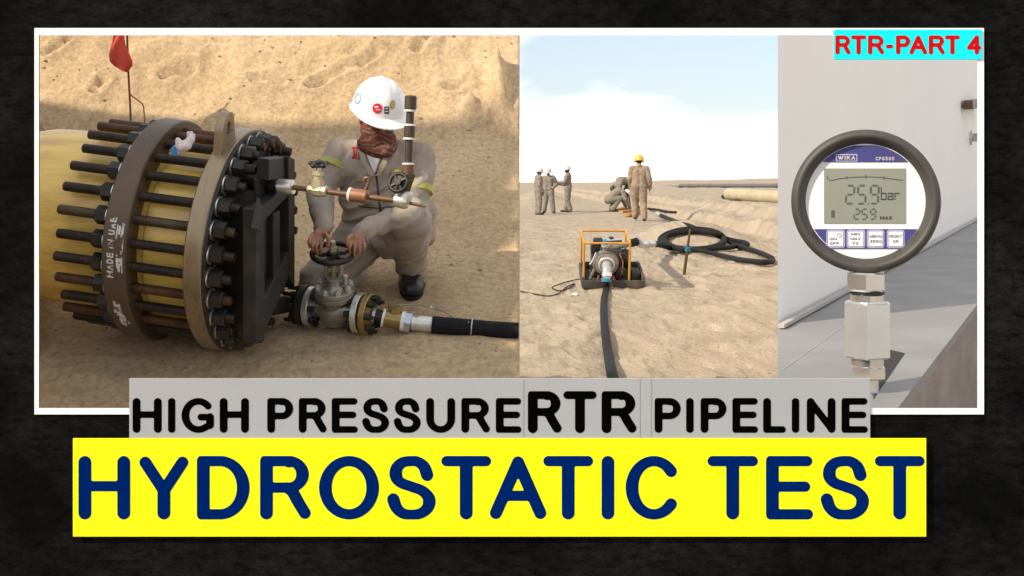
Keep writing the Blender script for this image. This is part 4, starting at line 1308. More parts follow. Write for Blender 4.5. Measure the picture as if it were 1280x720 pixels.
# ------------------------------------------------------------------ people
M['coverall'] = mat('khaki_coverall', (0.37, 0.31, 0.255), 0.9, 0, 0.10, 9, color2=(0.30, 0.25, 0.205), fac2=(0.5, 0.8), scale2=6, bump=0.25, bscale=45, bdist=0.006, spec=0.2)
M['coverall_grey'] = mat('grey_brown_coverall', (0.205, 0.178, 0.148), 0.9, 0, 0.12, 9, bump=0.25, bscale=18, bdist=0.02, spec=0.2)
M['coverall_tan'] = mat('tan_coverall', (0.26, 0.195, 0.14), 0.9, 0, 0.12, 9, bump=0.25, bscale=18, bdist=0.02, spec=0.2)
M['coverall_light'] = mat('pale_khaki_flap', (0.47, 0.39, 0.30), 0.9, 0, 0.08, 12, bump=0.3, bscale=60, bdist=0.004)  # flaps and collar are paler than the coverall
M['skin'] = mat('brown_skin', (0.35, 0.165, 0.092), 0.5, 0, 0.12, 30, bump=0.15, bscale=150, bdist=0.002)
M['skin_dark'] = mat('dark_brown_skin', (0.085, 0.045, 0.03), 0.55, 0, 0.12, 30)
M['eye_white'] = mat('eye_white', (0.7, 0.68, 0.64), 0.3, 0, 0.02, 10)
M['eye_dark'] = mat('eye_dark', (0.01, 0.008, 0.006), 0.2, 0, 0.1, 10)
M['lip'] = mat('lip', (0.17, 0.06, 0.045), 0.5, 0, 0.05, 10)
M['hair'] = mat('black_hair', (0.008, 0.007, 0.006), 0.6, 0, 0.3, 60, bump=0.6, bscale=220, bdist=0.003)
M['helmet_white'] = mat('white_hard_hat', (0.80, 0.80, 0.80), 0.28, 0, 0.03, 8, coat=0.3)
M['helmet_shaded'] = mat('shaded_white_hard_hat', (0.50, 0.49, 0.47), 0.45, 0, 0.05, 8)  # white hat greyed: the shade of backlight is put into its colour
M['helmet_yellow'] = mat('yellow_hard_hat', (0.72, 0.38, 0.01), 0.3, 0, 0.04, 8, coat=0.3)
M['boot'] = mat('black_boot_leather', (0.012, 0.012, 0.013), 0.42, 0, 0.3, 14, color2=(0.13, 0.11, 0.09), fac2=(0.60, 0.85), scale2=10, bump=0.2, bscale=70, bdist=0.004)
M['tshirt'] = mat('white_undershirt', (0.76, 0.76, 0.77), 0.9, 0, 0.03, 12)
M['reflect'] = mat('yellow_reflective_tape', (0.42, 0.39, 0.06), 0.5, 0, 0.08, 20)
M['silver_tape'] = mat('silver_reflective_tape', (0.55, 0.55, 0.55), 0.4, 0, 0.05, 20)
M['red_patch'] = mat('red_embroidery', (0.44, 0.03, 0.03), 0.8, 0, 0.2, 60)
M['sticker_red'] = mat('red_sticker', (0.62, 0.012, 0.03), 0.4, 0, 0.03, 20)
M['sticker_blue'] = mat('dark_blue_sticker', (0.05, 0.075, 0.14), 0.4, 0, 0.05, 20)
M['sticker_cyan'] = mat('light_blue_sticker', (0.13, 0.36, 0.52), 0.4, 0, 0.05, 20)
M['sticker_gold'] = mat('gold_sticker', (0.48, 0.34, 0.10), 0.45, 0, 0.2, 90)
M['strap'] = mat('brown_strap', (0.06, 0.04, 0.03), 0.7, 0, 0.15, 30)

def scarf_mat():
    m = mat('red_patterned_scarf', (0.15, 0.036, 0.026), 0.9, 0, 0.15, 40, bump=0.3, bscale=90, bdist=0.004)
    nt = m.node_tree; b = nt.nodes['Principled BSDF']
    src = b.inputs['Base Color'].links[0].from_socket
    tc = nt.nodes.new('ShaderNodeTexCoord')
    nz = nt.nodes.new('ShaderNodeTexNoise'); nz.inputs['Scale'].default_value = 26
    nt.links.new(tc.outputs['Object'], nz.inputs['Vector'])
    mx0 = nt.nodes.new('ShaderNodeMix'); mx0.data_type = 'RGBA'; mx0.inputs['Factor'].default_value = 0.045
    nt.links.new(tc.outputs['Object'], mx0.inputs['A']); nt.links.new(nz.outputs['Color'], mx0.inputs['B'])
    wv = nt.nodes.new('ShaderNodeTexWave'); wv.bands_direction = 'Z'; wv.wave_profile = 'SIN'
    wv.inputs['Scale'].default_value = 24; wv.inputs['Distortion'].default_value = 1.5; wv.inputs['Detail'].default_value = 1
    wv.inputs['Detail Scale'].default_value = 6
    nt.links.new(mx0.outputs['Result'], wv.inputs['Vector'])
    r = nt.nodes.new('ShaderNodeValToRGB')
    r.color_ramp.elements[0].position = 0.66; r.color_ramp.elements[1].position = 0.88
    nt.links.new(wv.outputs['Fac'], r.inputs['Fac'])
    mx = nt.nodes.new('ShaderNodeMix'); mx.data_type = 'RGBA'
    nt.links.new(r.outputs['Color'], mx.inputs['Factor'])
    nt.links.new(src, mx.inputs['A']); mx.inputs['B'].default_value = (0.17, 0.135, 0.10, 1)
    nt.links.new(mx.outputs['Result'], b.inputs['Base Color'])
    return m
M['scarf'] = scarf_mat()

def put(name, me, mats, parent, smooth=60):
    """link a mesh given in world space under its thing"""
    me.name = name
    me.transform(Matrix.Translation(-world_of(parent)))
    me.materials.clear()
    finish_mesh(me, mats, smooth)
    return link(name, me, parent)

def head_solids(mb, c, X, Y, Z, u):
    """a head of height ~0.23 u, facing Y, crown along Z; c is its middle"""
    q = lambda x, y, z: c + X * (x * u) + Y * (y * u) + Z * (z * u)
    mb.ball(q(0, -.012, .03), (.076 * u, .092 * u, .088 * u), 18, 0, X, Y, Z)         # cranium
    mb.ball(q(0, .022, -.035), (.060 * u, .066 * u, .080 * u), 16, 0, X, Y, Z)        # face
    mb.ball(q(0, .045, -.090), (.034 * u, .034 * u, .026 * u), 12, 0, X, Y, Z)        # chin
    mb.capsule(q(0, .088, .005), q(0, .104, -.032), .009 * u, .014 * u, 10)           # nose
    for s in (-1, 1):
        mb.ball(q(s * .016, .094, -.034), .010 * u, 8)
        mb.ball(q(s * .040, .074, -.024), .020 * u, 10)                               # cheek
        mb.capsule(q(s * .012, .089, .020), q(s * .048, .072, .022), .009 * u, .008 * u, 8)   # brow
        mb.ball(q(s * .078, -.005, -.012), (.010 * u, .020 * u, .032 * u), 10, 0, X, Y, Z)    # ear
    mb.capsule(q(-.018, .086, -.060), q(.018, .086, -.060), .009 * u, .009 * u, 8)    # lips
    mb.capsule(q(0, -.01, -.06), q(0, -.03, -.15), .052 * u, .056 * u, 14)            # neck

def face_parts(parent, c, X, Y, Z, u):
    q = lambda x, y, z: c + X * (x * u) + Y * (y * u) + Z * (z * u)
    for s in (-1, 1):
        e = part('eye', MB().ball(q(s * .031, .076, .002), .0125 * u, 10), M['eye_white'], parent)
        part('pupil', MB().ball(q(s * .031, .0845, .002), .0062 * u, 8), M['eye_dark'], e)
    mb = MB()
    for dz in (-.004, .004):
        mb.capsule(q(-.020, .0905, -.060 + dz), q(.020, .0905, -.060 + dz), .0052 * u, .0052 * u, 8)
    part('lips', mb, M['lip'], parent)

def hard_hat(parent, c, X, Y, Z, u, m, brim=0.052, name='hard_hat'):
    """dome with ridge and front brim; c = middle of its rim"""
    nA, nT = 40, 11
    vs = []; fs = []
    def R(a, th):
        rx, ry, h = .118, .140, .138
        x = rx * math.sin(a) * math.cos(th) ** 0.86; y = ry * math.cos(a) * math.cos(th) ** 0.86; z = h * math.sin(th)
        rid = .0065 * math.exp(-(x / .014) ** 2) * (1 if z > .035 else 0) + .004 * (math.exp(-((abs(x) - .046) / .010) ** 2)) * (1 if z > .05 else 0)
        return x, y, z + rid
    prof = []
    for t in range(nT + 1):
        th = (t / nT) ** 0.9 * math.pi / 2 * 0.985
        prof.append([R(2 * math.pi * k / nA, th) for k in range(nA)])
    rim0 = []; rim1 = []; rim2 = []
    for k in range(nA):
        a = 2 * math.pi * k / nA
        f = max(0, math.cos(a)) ** 2.2
        ex = .010 + brim * f
        x, y, z = prof[0][k]
        L = math.hypot(x, y)
        rim1.append((x * (1 + ex / L), y * (1 + ex / L), -.006 - .020 * f))
        rim2.append((x * (1 + ex / L), y * (1 + ex / L), -.0105 - .020 * f))
        rim0.append((x * .985, y * .985, -.006))
    rings = [rim0, rim2, rim1] + prof
    for r in rings:
        vs += [c + X * (p[0] * u) + Y * (p[1] * u) + Z * (p[2] * u) for p in r]
    for i in range(len(rings) - 1):
        for k in range(nA):
            l = (k + 1) % nA
            fs.append((i * nA + k, i * nA + l, (i + 1) * nA + l, (i + 1) * nA + k))
    top = len(vs); vs.append(c + Z * (.1385 * u))
    b = (len(rings) - 1) * nA
    for k in range(nA): fs.append((b + k, b + (k + 1) % nA, top))
    # inner lining so that the shell is closed
    ib = len(vs); vs.append(c + Z * (.03 * u))
    for k in range(nA): fs.append(((k + 1) % nA, k, ib))
    mb = MB(); mb.add(vs, fs)
    return part(name, mb, m, parent, smooth=50)

def finger_chain(mb, pts, r0, r1, n=10):
    pts = spline(pts, 3)
    N = len(pts)
    rs = [r0 + (r1 - r0) * i / (N - 1) for i in range(N)]
    mb.capsule(pts[-2], pts[-1], rs[-1], rs[-1], n)
    mb.tube(pts, rs, n)

def standing_man(name, label, feet, face_deg, H, pose, hat, cover, skin='skin', group=None, seed=0, skin_face=True, voxel=0.012):
    """feet: ground point; face_deg: direction faced (0 = away from the camera, 90 = right of the picture)"""
    u = H / 1.78
    a = math.radians(face_deg)
    Yv = Vector((math.sin(a), math.cos(a), 0)); Xv = Vector((math.cos(a), -math.sin(a), 0)); Zv = Vector((0, 0, 1))
    W = lambda p: feet + Xv * (p[0] * u) + Yv * (p[1] * u) + Zv * (p[2] * u)
    j = dict(pelvis=(0, 0, .95), waist=(0, .0, 1.10), chest=(0, .01, 1.29), neck=(0, 0, 1.47), head=(0, .03, 1.60),
             hipL=(-.09, 0, .93), hipR=(.09, 0, .93), kneeL=(-.11, .02, .50), kneeR=(.11, .02, .50), ankL=(-.12, -.02, .10), ankR=(.12, -.02, .10),
             shL=(-.19, 0, 1.40), shR=(.19, 0, 1.40), elL=(-.245, -.03, 1.13), elR=(.245, -.03, 1.13), wrL=(-.255, .05, .90), wrR=(.255, .05, .90),
             toeL=(.0, .13, 0), toeR=(0, .13, 0), hdL=(0, .02, -1), hdR=(0, .02, -1), look=(0, 1, -.1))
    j.update(pose)
    root = thing(name, feet, label, 'person', group)
    g = lambda k: W(j[k])
    lk = Vector(j['look']).normalized()
    hY = (Xv * lk.x + Yv * lk.y + Zv * lk.z).normalized(); hX = hY.cross(Vector((0, 0, 1))).normalized(); hZ = hX.cross(hY)
    hc = g('head')
    # body: head, neck, trunk core, arms, hands, legs - one surface
    mb = MB(); head_solids(mb, hc, hX, hY, hZ, u)
    mb.capsule(g('neck'), g('chest'), .06 * u, .10 * u); mb.capsule(g('chest'), g('pelvis'), .10 * u, .10 * u)
    for s in 'LR':
        mb.capsule(g('chest'), g('sh' + s), .07 * u, .05 * u)
        mb.capsule(g('sh' + s), g('el' + s), .045 * u, .036 * u); mb.capsule(g('el' + s), g('wr' + s), .036 * u, .027 * u)
        mb.capsule(g('hip' + s), g('knee' + s), .07 * u, .05 * u); mb.capsule(g('knee' + s), g('ank' + s), .05 * u, .035 * u)
        hd = Vector(j['hd' + s]).normalized(); hdw = (Xv * hd.x + Yv * hd.y + Zv * hd.z)
        w = g('wr' + s)
        sx = -1 if s == 'L' else 1
        side = Yv.cross(hdw) if abs(Yv.dot(hdw)) < .9 else Zv.cross(hdw)
        side.normalize(); thd = hdw.cross(side).normalized()
        if thd.dot(Yv) < 0: thd = -thd
        pal = w + hdw * (.055 * u)
        mb.capsule(w, pal, .030 * u, .036 * u)
        for k, (o, L) in enumerate(((-.027, .070), (-.009, .082), (.009, .077), (.026, .060))):
            b0 = pal + thd * (-o * u) + hdw * (.02 * u)
            inw = -side * (sx * .018 * u) if side.dot(Xv) > 0 else side * (sx * .018 * u)
            mb.capsule(b0, b0 + hdw * (L * .55 * u) + inw * .3, .0095 * u, .009 * u, 8); mb.capsule(b0 + hdw * (L * .55 * u) + inw * .3, b0 + hdw * (L * u) + inw, .009 * u, .0075 * u, 8)
        mb.capsule(w + hdw * (.03 * u) + thd * (.022 * u), w + hdw * (.075 * u) + thd * (.058 * u), .012 * u, .009 * u, 8)
    put('body', remeshed('body', mb, voxel * 0.62 * u, 2), M[skin], root)
    face_parts(root, hc, hX, hY, hZ, u)
    # coverall
    mb = MB()
    mb.capsule(W((j['chest'][0] - .075, j['chest'][1], j['chest'][2] + .03)), g('waist') - Xv * (0.070 * u), 0.138 * u, 0.131 * u)
    mb.capsule(W((j['chest'][0] + .075, j['chest'][1], j['chest'][2] + .03)), g('waist') + Xv * (0.070 * u), 0.138 * u, 0.131 * u)
    mb.capsule(g('waist') - Xv * (0.064 * u), g('pelvis') - Xv * (0.070 * u), 0.131 * u, 0.145 * u)
    mb.capsule(g('waist') + Xv * (0.064 * u), g('pelvis') + Xv * (0.070 * u), 0.131 * u, 0.145 * u)
    nk = g('neck')
    mb.capsule(nk - Zv * (0.020 * u), g('chest'), 0.088 * u, 0.140 * u)
    for s in 'LR':
        mb.capsule(nk - Zv * (0.058 * u), g('sh' + s), 0.076 * u, 0.089 * u)
        mb.capsule(g('sh' + s), g('el' + s), 0.094 * u, 0.077 * u); mb.capsule(g('el' + s), g('wr' + s), 0.075 * u, 0.055 * u)
        mb.capsule(g('hip' + s), g('knee' + s), 0.138 * u, 0.101 * u); mb.capsule(g('knee' + s), g('ank' + s), 0.101 * u, 0.087 * u)
        mb.ball(g('ank' + s) + Zv * (0.035 * u), 0.091 * u, 12)
    mb.torus(nk + Zv * (0.012 * u), Zv, 0.077 * u, 0.018 * u, 24, 8)
    def folds(c, n):
        f = 1 / u
        return u * (.013 * ridge((c[:, 0] + c[:, 1] * .6 + c[:, 2] * .35) * 5.5 * f + seed, (c[:, 2] - c[:, 1] * .3 - c[:, 0] * .5) * 6.5 * f, seed, 2) + .008 * fbm(c[:, 0] * 4 * f + c[:, 1] * 4 * f, c[:, 2] * 8 * f, seed + 9, 2))
    cv = put('coverall', remeshed('coverall', mb, voxel * u, 3, folds), M[cover], root)
    for s in 'LR':
        an = g('ank' + s); td = Vector(j['toe' + s]); tw = (Xv * td.x + Yv * td.y); td_ = tw.normalized()
        sd = td_.cross(Zv)
        b = MB()
        an0 = Vector((an.x, an.y, an.z))
        gz0 = an.z - .10 * u
        b.capsule(an0, an0 - Zv * (.05 * u), .052 * u, .056 * u)
        heel = Vector((an.x, an.y, gz0 + .045 * u)) - td_ * (.035 * u)
        ball_ = Vector((an.x, an.y, gz0 + .040 * u)) + td_ * (.11 * u)
        toe = Vector((an.x, an.y, gz0 + .038 * u)) + td_ * (.175 * u)
        b.capsule(heel, ball_, .047 * u, .047 * u); b.capsule(ball_, toe, .047 * u, .038 * u); b.capsule(an0 - Zv * (.02 * u), ball_, .045 * u, .04 * u)
        put('boot', remeshed('boot', b, .010 * u, 2), M['boot'], root)
    if hat:
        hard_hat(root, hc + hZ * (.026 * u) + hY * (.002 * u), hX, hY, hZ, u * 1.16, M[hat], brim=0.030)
    # back of the hair under the hat
    part('hair', MB().ball(hc - hY * (.022 * u) + hZ * (.012 * u), (.083 * u, .088 * u, .080 * u), 16, 0, hX, hY, hZ), M['hair'], root)
    return root, W, u, (Xv, Yv, Zv), (hc, hX, hY, hZ), cv

# ---------------------------------------------------------------- the worker kneeling at the gate valve
sP = 2.90e-3
uP = sP * LS                                         # metres per pixel at his trunk
def J(x, y, d=0.0):
    """joint at photograph pixel (x, y), d pixels behind (+) or before (-) the plane of his trunk"""
    return P(x, y, uP * (1 + d / F))
HU = uP * 250 * 1.04                                  # one metre at his size
wroot = thing('worker', J(452, 355, 20), 'kneeling worker in khaki coverall and white hard hat turning the valve wheel', 'person')
wrist_r, wrist_l = J(405, 284.5, -118), J(453, 289, -118)
# directions of the head
hY = Vector((0.34, -0.86, -0.36)).normalized(); hX = hY.cross(Vector((0.06, 0, 1))).normalized(); hZ = hX.cross(hY)
hc = J(472.5, 146, -48)
sk = MB(); head_solids(sk, hc, hX, hY, hZ, HU)
sh_r, sh_l = J(428, 192, -10), J(524, 198, -14)
el_r, el_l = J(401, 240, -40), J(519, 262, -38)
sk.capsule(J(473, 178, -30), J(474, 215, -18), 15 * uP, 24 * uP); sk.capsule(J(474, 215, -18), J(478, 285, 8), 24 * uP, 24 * uP)
for s_, e_, w_ in ((sh_r, el_r, wrist_r), (sh_l, el_l, wrist_l)):
    sk.capsule(J(474, 205, -16), s_, 18 * uP, 12 * uP); sk.capsule(s_, e_, 12 * uP, 9.5 * uP); sk.capsule(e_, w_, 9.5 * uP, 7.2 * uP)
hip_r, hip_l = J(458, 292, 6), J(506, 290, 6)
kn_r, kn_l = J(398, 352, -34), J(512, 274, -84)
gl_ = on_bank(514, 357)
an_r, an_l = J(452, 350, 60), gl_ + Vector((0, 0, 21 * uP))
for h_, k_, a_ in ((hip_r, kn_r, an_r), (hip_l, kn_l, an_l)):
    sk.capsule(h_, k_, 18 * uP, 14 * uP); sk.capsule(k_, a_, 14 * uP, 9 * uP)
# hands on the wheel rim
hwU = VU
def rim(px_deg):
    a = math.radians(px_deg)
    return HWC + (VA * math.cos(a) - VN * math.sin(a) * (1 if VN.y > 0 else -1)) * (25.5 * sv_)
def hand(wrist, cx, cy, thumb_to, fing, sgn):
    kn0 = Vector(wrist)
    rimc = PL(cx, cy, HWC.y / F / LS)
    toward = (rimc - kn0)
    pal = kn0 + toward * 0.55 + Vector((0, 0, 1)) * (3 * uP)
    sk.capsule(kn0, pal, 7.0 * uP, 8.2 * uP, 12)
    return pal
OFS = [0.0, 0.0]
def K(x, y, d): return P(x + OFS[0], y + OFS[1], uP * (1 + d / F))
dW = (HWC.y / F / uP - 1) * F                          # depth of the wheel in trunk pixels
d0 = -118
for w_, a_, b_ in ((wrist_r, (395.5, 293), (402.5, 295)), (wrist_l, (443, 298.5), (450.5, 299))):
    sk.capsule(w_, K(*a_, (d0 + dW) / 2), 6.6 * uP, 4.6 * uP, 14); sk.capsule(w_, K(*b_, (d0 + dW) / 2), 6.6 * uP, 4.8 * uP, 14)
    sk.capsule(K(*a_, (d0 + dW) / 2), K(*b_, (d0 + dW) / 2), 4.6 * uP, 4.8 * uP, 12)
dm = (d0 + dW) / 2
OFS[1] = 4.6
# right hand (left in the picture): fingers curl over the outer side of the rim, thumb comes down inside it
for (x0, y0), (x1, y1), (x2, y2), (x3, y3) in (
        ((391.0, 288), (387.4, 293.5), (386.0, 299), (387.4, 304.5)),
        ((395.2, 290.5), (391.6, 297), (390.2, 303.5), (391.6, 310)),
        ((399.8, 291), (396.6, 299), (395.4, 306.5), (396.4, 313.5)),
        ((404.0, 291), (402.4, 299), (401.2, 306), (401.6, 312.5))):
    finger_chain(sk, [K(x0, y0, dm), K(x1, y1, dW - 7), K(x2, y2, dW - 10), K(x3, y3, dW - 5)], 2.1 * uP, 1.65 * uP)
finger_chain(sk, [K(405.5, 287, dm), K(409.6, 291.5, dW - 6), K(410.8, 297, dW - 8), K(409.6, 302.5, dW - 7)], 2.9 * uP, 2.3 * uP)
OFS[0] = -4.6; OFS[1] = 2.8
# left hand: fingers over the near side of the rim, thumb inside it
for (x0, y0), (x1, y1), (x2, y2), (x3, y3) in (
        ((445.0, 296), (443.0, 302), (441.8, 308), (442.4, 313.5)),
        ((449.4, 297.5), (448.6, 305), (447.8, 312), (447.8, 318)),
        ((454.0, 297), (454.6, 304.5), (454.2, 311.5), (453.2, 317)),
        ((458.2, 296), (460.0, 302), (460.2, 308), (459.0, 313))):
    finger_chain(sk, [K(x0, y0, dm), K(x1, y1, dW - 8), K(x2, y2, dW - 11), K(x3, y3, dW - 6)], 2.1 * uP, 1.65 * uP)
finger_chain(sk, [K(445.5, 291, dm), K(440.8, 294.5, dW - 4), K(438.8, 299.5, dW - 7), K(439.4, 304.5, dW - 7)], 2.9 * uP, 2.3 * uP)
put('body', remeshed('body', sk, 0.0021, 1), M['skin'], wroot)
face_parts(wroot, hc, hX, hY, hZ, HU)
part('hair', MB().ball(hc - hY * (.024 * HU) + hZ * (.008 * HU), (.090 * HU, .092 * HU, .092 * HU), 18, 0, hX, hY, hZ), M['hair'], wroot)

# coverall
cv = MB()
def cap(a, b, ra, rb): cv.capsule(a, b, ra * uP, rb * uP, 18)
cap(J(450, 212, -14), J(456, 262, -2), 29, 29); cap(J(498, 214, -16), J(500, 262, -2), 29, 29); cap(J(474, 205, -22), J(478, 262, -6), 30, 30)
cap(J(458, 262, 2), J(458, 288, 12), 28, 31); cap(J(500, 262, 2), J(508, 288, 12), 28, 31)
cap(J(474, 190, -22), J(474, 215, -16), 22, 32)
for s_, e_, w_ in ((sh_r, el_r, wrist_r), (sh_l, el_l, wrist_l)):
    cap(J(474, 196, -18), s_, 20, 19)
    cap(s_, e_, 20.5, 16.5); cap(e_, w_, 16.5, 10.5)
    d_ = (w_ - e_).normalized()
    cap(w_ - d_ * (5 * uP), w_ - d_ * (1 * uP), 11.5, 11.5)
cap(hip_r, kn_r, 32, 23); cap(kn_r, an_r, 23, 19)
cap(hip_l, kn_l, 33, 24); shn = kn_l.lerp(an_l, 0.72)
cap(kn_l, shn, 24, 19.5); cap(shn, an_l, 19.5, 20)
cap(J(488, 300, -30), J(505, 288, -50), 22, 26)
cap(J(530, 262, 6), J(528, 292, 10), 14, 16)
def folds_w(c, n):
    f = 1 / uP
    x, y, z = c[:, 0] * f, c[:, 1] * f, c[:, 2] * f
    return uP * (4.2 * ridge((x + z * .45) / 44, (z - y * .5 - x * .45) / 15, 3, 1) + 1.6 * fbm(x / 26 + y / 24, z / 15, 8, 2) + 1.6 * ridge(x / 21 + y / 17 + 1.3 * vnoise(x / 20, z / 20, 3), (z + x * .5 * np.sign(x - 0.001) ) / 12.5 + 1.5 * vnoise(x / 17 + y / 23, z / 24, 29), 17, 2))
cover = put('coverall', remeshed('coverall', cv, 0.0050, 3, folds_w), M['coverall'], wroot)
# scarf wrapped round face and neck
sc = MB()
sc.capsule(hc + hY * (.034 * HU) - hZ * (.030 * HU), hc + hY * (.028 * HU) - hZ * (.085 * HU), .074 * HU, .072 * HU, 20)
sc.capsule(hc - hZ * (.055 * HU), J(474, 181, -40), .074 * HU, .078 * HU, 20)
sc.capsule(J(457, 180, -46), J(482, 187, -54), 11 * uP, 10 * uP, 14)
sc.capsule(J(484, 188, -56), J(489, 182, -46), 9 * uP, 8 * uP, 14)
sc.ball(J(474, 175, -46), (20.5 * uP, 19 * uP, 16 * uP), 18)
def folds_s(c, n):
    f = 1 / uP
    return uP * 1.5 * ridge(c[:, 0] * f / 30 + 2, (c[:, 2] * f + c[:, 0] * f * .35) / 9.5, 5, 2)
put('scarf', remeshed('scarf', sc, 0.0042, 3, folds_s), M['scarf'], wroot)
hat = hard_hat(wroot, hc + hZ * (.036 * HU) - hY * (.004 * HU), hX, hY, hZ, HU * 1.06, M['helmet_white'], brim=0.046)
# boots
def boot(an, toe_dir, gz_pt, L=30):
    b = MB()
    td = Vector(toe_dir).normalized(); sd = td.cross(Vector((0, 0, 1))).normalized()
    h0 = gz_pt
    up = lambda k: Vector((0, 0, k * uP))
    b.capsule(an + up(2), h0 + up(14), 15 * uP, 15.5 * uP)
    for k in (-1, 1):
        o_ = sd * (k * 3.6 * uP)
        b.capsule(h0 - td * (4 * uP) + up(10.5) + o_, h0 + td * (L * .62 * uP) + up(10.5) + o_ * 1.2, 11 * uP, 12.5 * uP)
        b.capsule(h0 + td * (L * .6 * uP) + up(10.5) + o_ * 1.2, h0 + td * (L * uP) + up(9.5) + o_ * .7, 12.5 * uP, 10.5 * uP)
    b.capsule(an, h0 + td * (L * .6 * uP) + up(11), 13 * uP, 12.5 * uP)
    bt = put('boot', remeshed('boot', b, 0.005, 2, lambda c, n: uP * .8 * ridge(c[:, 0] / uP / 14, c[:, 2] / uP / 7, 4, 2)), M['boot'], wroot)
    so = MB()
    ring_ = []
    for k in range(24):
        a = 2 * math.pi * k / 24
        ring_.append(h0 + td * ((L * .5 - 2 + (L * .5 + 13.5) * math.cos(a)) * uP) + sd * (15.0 * math.sin(a) * uP) + up(.5))
    so.quadprism(ring_, up(3.2))
    part('sole', so, M['hose'], bt, smooth=40)
boot(an_l, (0.12, -1, -0.36), gl_, 34)
boot(an_r, (0.15, 0.9, -0.25), an_r - Vector((0, 0, 10 * uP)), 26)
# things sewn on or stuck on
ct = bvh_of(cover); ht = bvh_of(hat)
drape('undershirt', [[(456.5 + i * 1.45 + (22 - 2.7 * i) * k / 6, 188 + i * 3.6) for k in range(7)] for i in range(9)], ct, M['tshirt'], wroot, .003)
drape('red_patch', rect_grid(440, 184, 450, 199, 8, 8), ct, M['red_patch'], wroot, .002)
for x0, y0, x1, y1 in ((440.5, 187, 442, 196), (444.5, 187, 446, 193), (447.5, 189, 449, 198)):
    drape('patch_lettering', rect_grid(x0, y0, x1, y1, 2, 4), ct, M['coverall'], wroot, .0035)
# reflective armband: a loop round the upper sleeve
for s_, e_, k0 in ((sh_r, el_r, 0.42), (sh_l, el_l, 0.62)):
    m0 = s_.lerp(e_, k0); ax_ = (e_ - s_).normalized()
    mb = MB(); rr = 20.5 - 4 * k0 + 2.2
    mb.lathe([(-4.0 * uP, (rr - 2) * uP), (-3.8 * uP, rr * uP), (3.8 * uP, rr * uP), (4.0 * uP, (rr - 2) * uP)], m0, ax_, 32)
    part('armband', mb, M['reflect'], wroot)
drape('pocket_flap', rect_grid(486, 218, 507, 224, 8, 3), ct, M['coverall_light'], wroot, .006)
drape('pocket_flap', rect_grid(447, 219, 463, 225, 8, 3), ct, M['coverall_light'], wroot, .006)
drape('waist_seam', [[(447 + 62 * k / 24, 256 + j * 1.6 + 3 * math.sin(k / 7)) for k in range(25)] for j in range(2)], ct, M['strap'], wroot, .0025)
drape('pocket_tape', rect_grid(489, 212.5, 499, 217, 6, 2), ct, M['reflect'], wroot, .0032)
drape('front_zip', [[(470 + i * .55 - 1.1, 214 + i * 5), (470 + i * .55 + 1.1, 214 + i * 5)] for i in range(12)], ct, M['strap'], wroot, .002)
for pts in ([(453, 188), (458, 203), (466.5, 219)], [(484, 190), (480, 204), (472.5, 219)]):
    g_ = [[(x - 3.0 + 6.0 * k / 4, y) for k in range(5)] for x, y in [(p.x, p.y) for p in spline([(a, b, 0) for a, b in pts], 4)]]
    drape('collar', g_, ct, M['coverall_light'], wroot, .008)
# helmet stickers
st = drape('sticker', disc_grid(471.8, 135.5, 6.3, 6.4), ht, M['sticker_red'], hat, .0012, 'round red sticker on the front')
drape('sticker', rect_grid(480.2, 133.2, 486.2, 142.4, 4, 5), ht, M['sticker_blue'], hat, .0012, 'small dark blue square sticker')
drape('sticker', disc_grid(490.5, 131, 3.4, 6.0, 0.15), ht, M['sticker_gold'], hat, .0012, 'round gold sticker')
drape('sticker', disc_grid(447.5, 123, 3.9, 7.2, 0.2, r0=0.72, rings=2), ht, M['sticker_cyan'], hat, .0012, 'light blue ring shaped sticker')
for (x0, y0, x1, y1) in ((468.6, 133.0, 473.0, 134.6), (470, 136.6, 475.5, 137.6), (482, 135, 484.6, 136.2), (481.6, 138.6, 484.8, 139.8)):
    drape('sticker_print', rect_grid(x0, y0, x1, y1, 3, 2), ht, M['tshirt'], hat, .0022)
# ------------------------------------------------------------------ men on the desert
gA = on_ground(673, 268.5); gB = on_ground(685.5, 266.5); gC = on_ground(710, 265); gD = on_ground(799, 276)
def man_h(g, top, foot): return (foot - top) * g.y / F
h_ = man_h(gA, 210, 269)
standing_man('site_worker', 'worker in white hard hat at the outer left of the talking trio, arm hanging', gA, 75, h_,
             dict(wrR=(.20, .12, .88), elR=(.22, -.02, 1.12), look=(.1, 1, -.1)), 'helmet_shaded', 'coverall_grey', 'skin_dark', 'workers talking in the desert', 1)
h_ = man_h(gB, 210.5, 267)
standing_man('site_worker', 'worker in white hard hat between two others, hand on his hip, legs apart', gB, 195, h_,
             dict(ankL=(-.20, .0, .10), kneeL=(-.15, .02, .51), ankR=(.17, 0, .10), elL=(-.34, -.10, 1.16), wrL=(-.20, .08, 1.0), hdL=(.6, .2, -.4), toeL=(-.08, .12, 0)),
             'helmet_shaded', 'coverall_grey', 'skin_dark', 'workers talking in the desert', 2)
h_ = man_h(gC, 208, 266)
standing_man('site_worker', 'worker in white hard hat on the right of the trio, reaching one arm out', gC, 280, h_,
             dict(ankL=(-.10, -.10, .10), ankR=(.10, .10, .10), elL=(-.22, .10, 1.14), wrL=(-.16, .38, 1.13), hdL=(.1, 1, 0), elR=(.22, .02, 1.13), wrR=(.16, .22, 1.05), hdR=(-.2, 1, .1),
                  toeL=(0, .13, 0), toeR=(0, .13, 0), look=(0, 1, -.22)), 'helmet_shaded', 'coverall_grey', 'skin_dark', 'workers talking in the desert', 3)
h_ = man_h(gD, 194.5, 277)
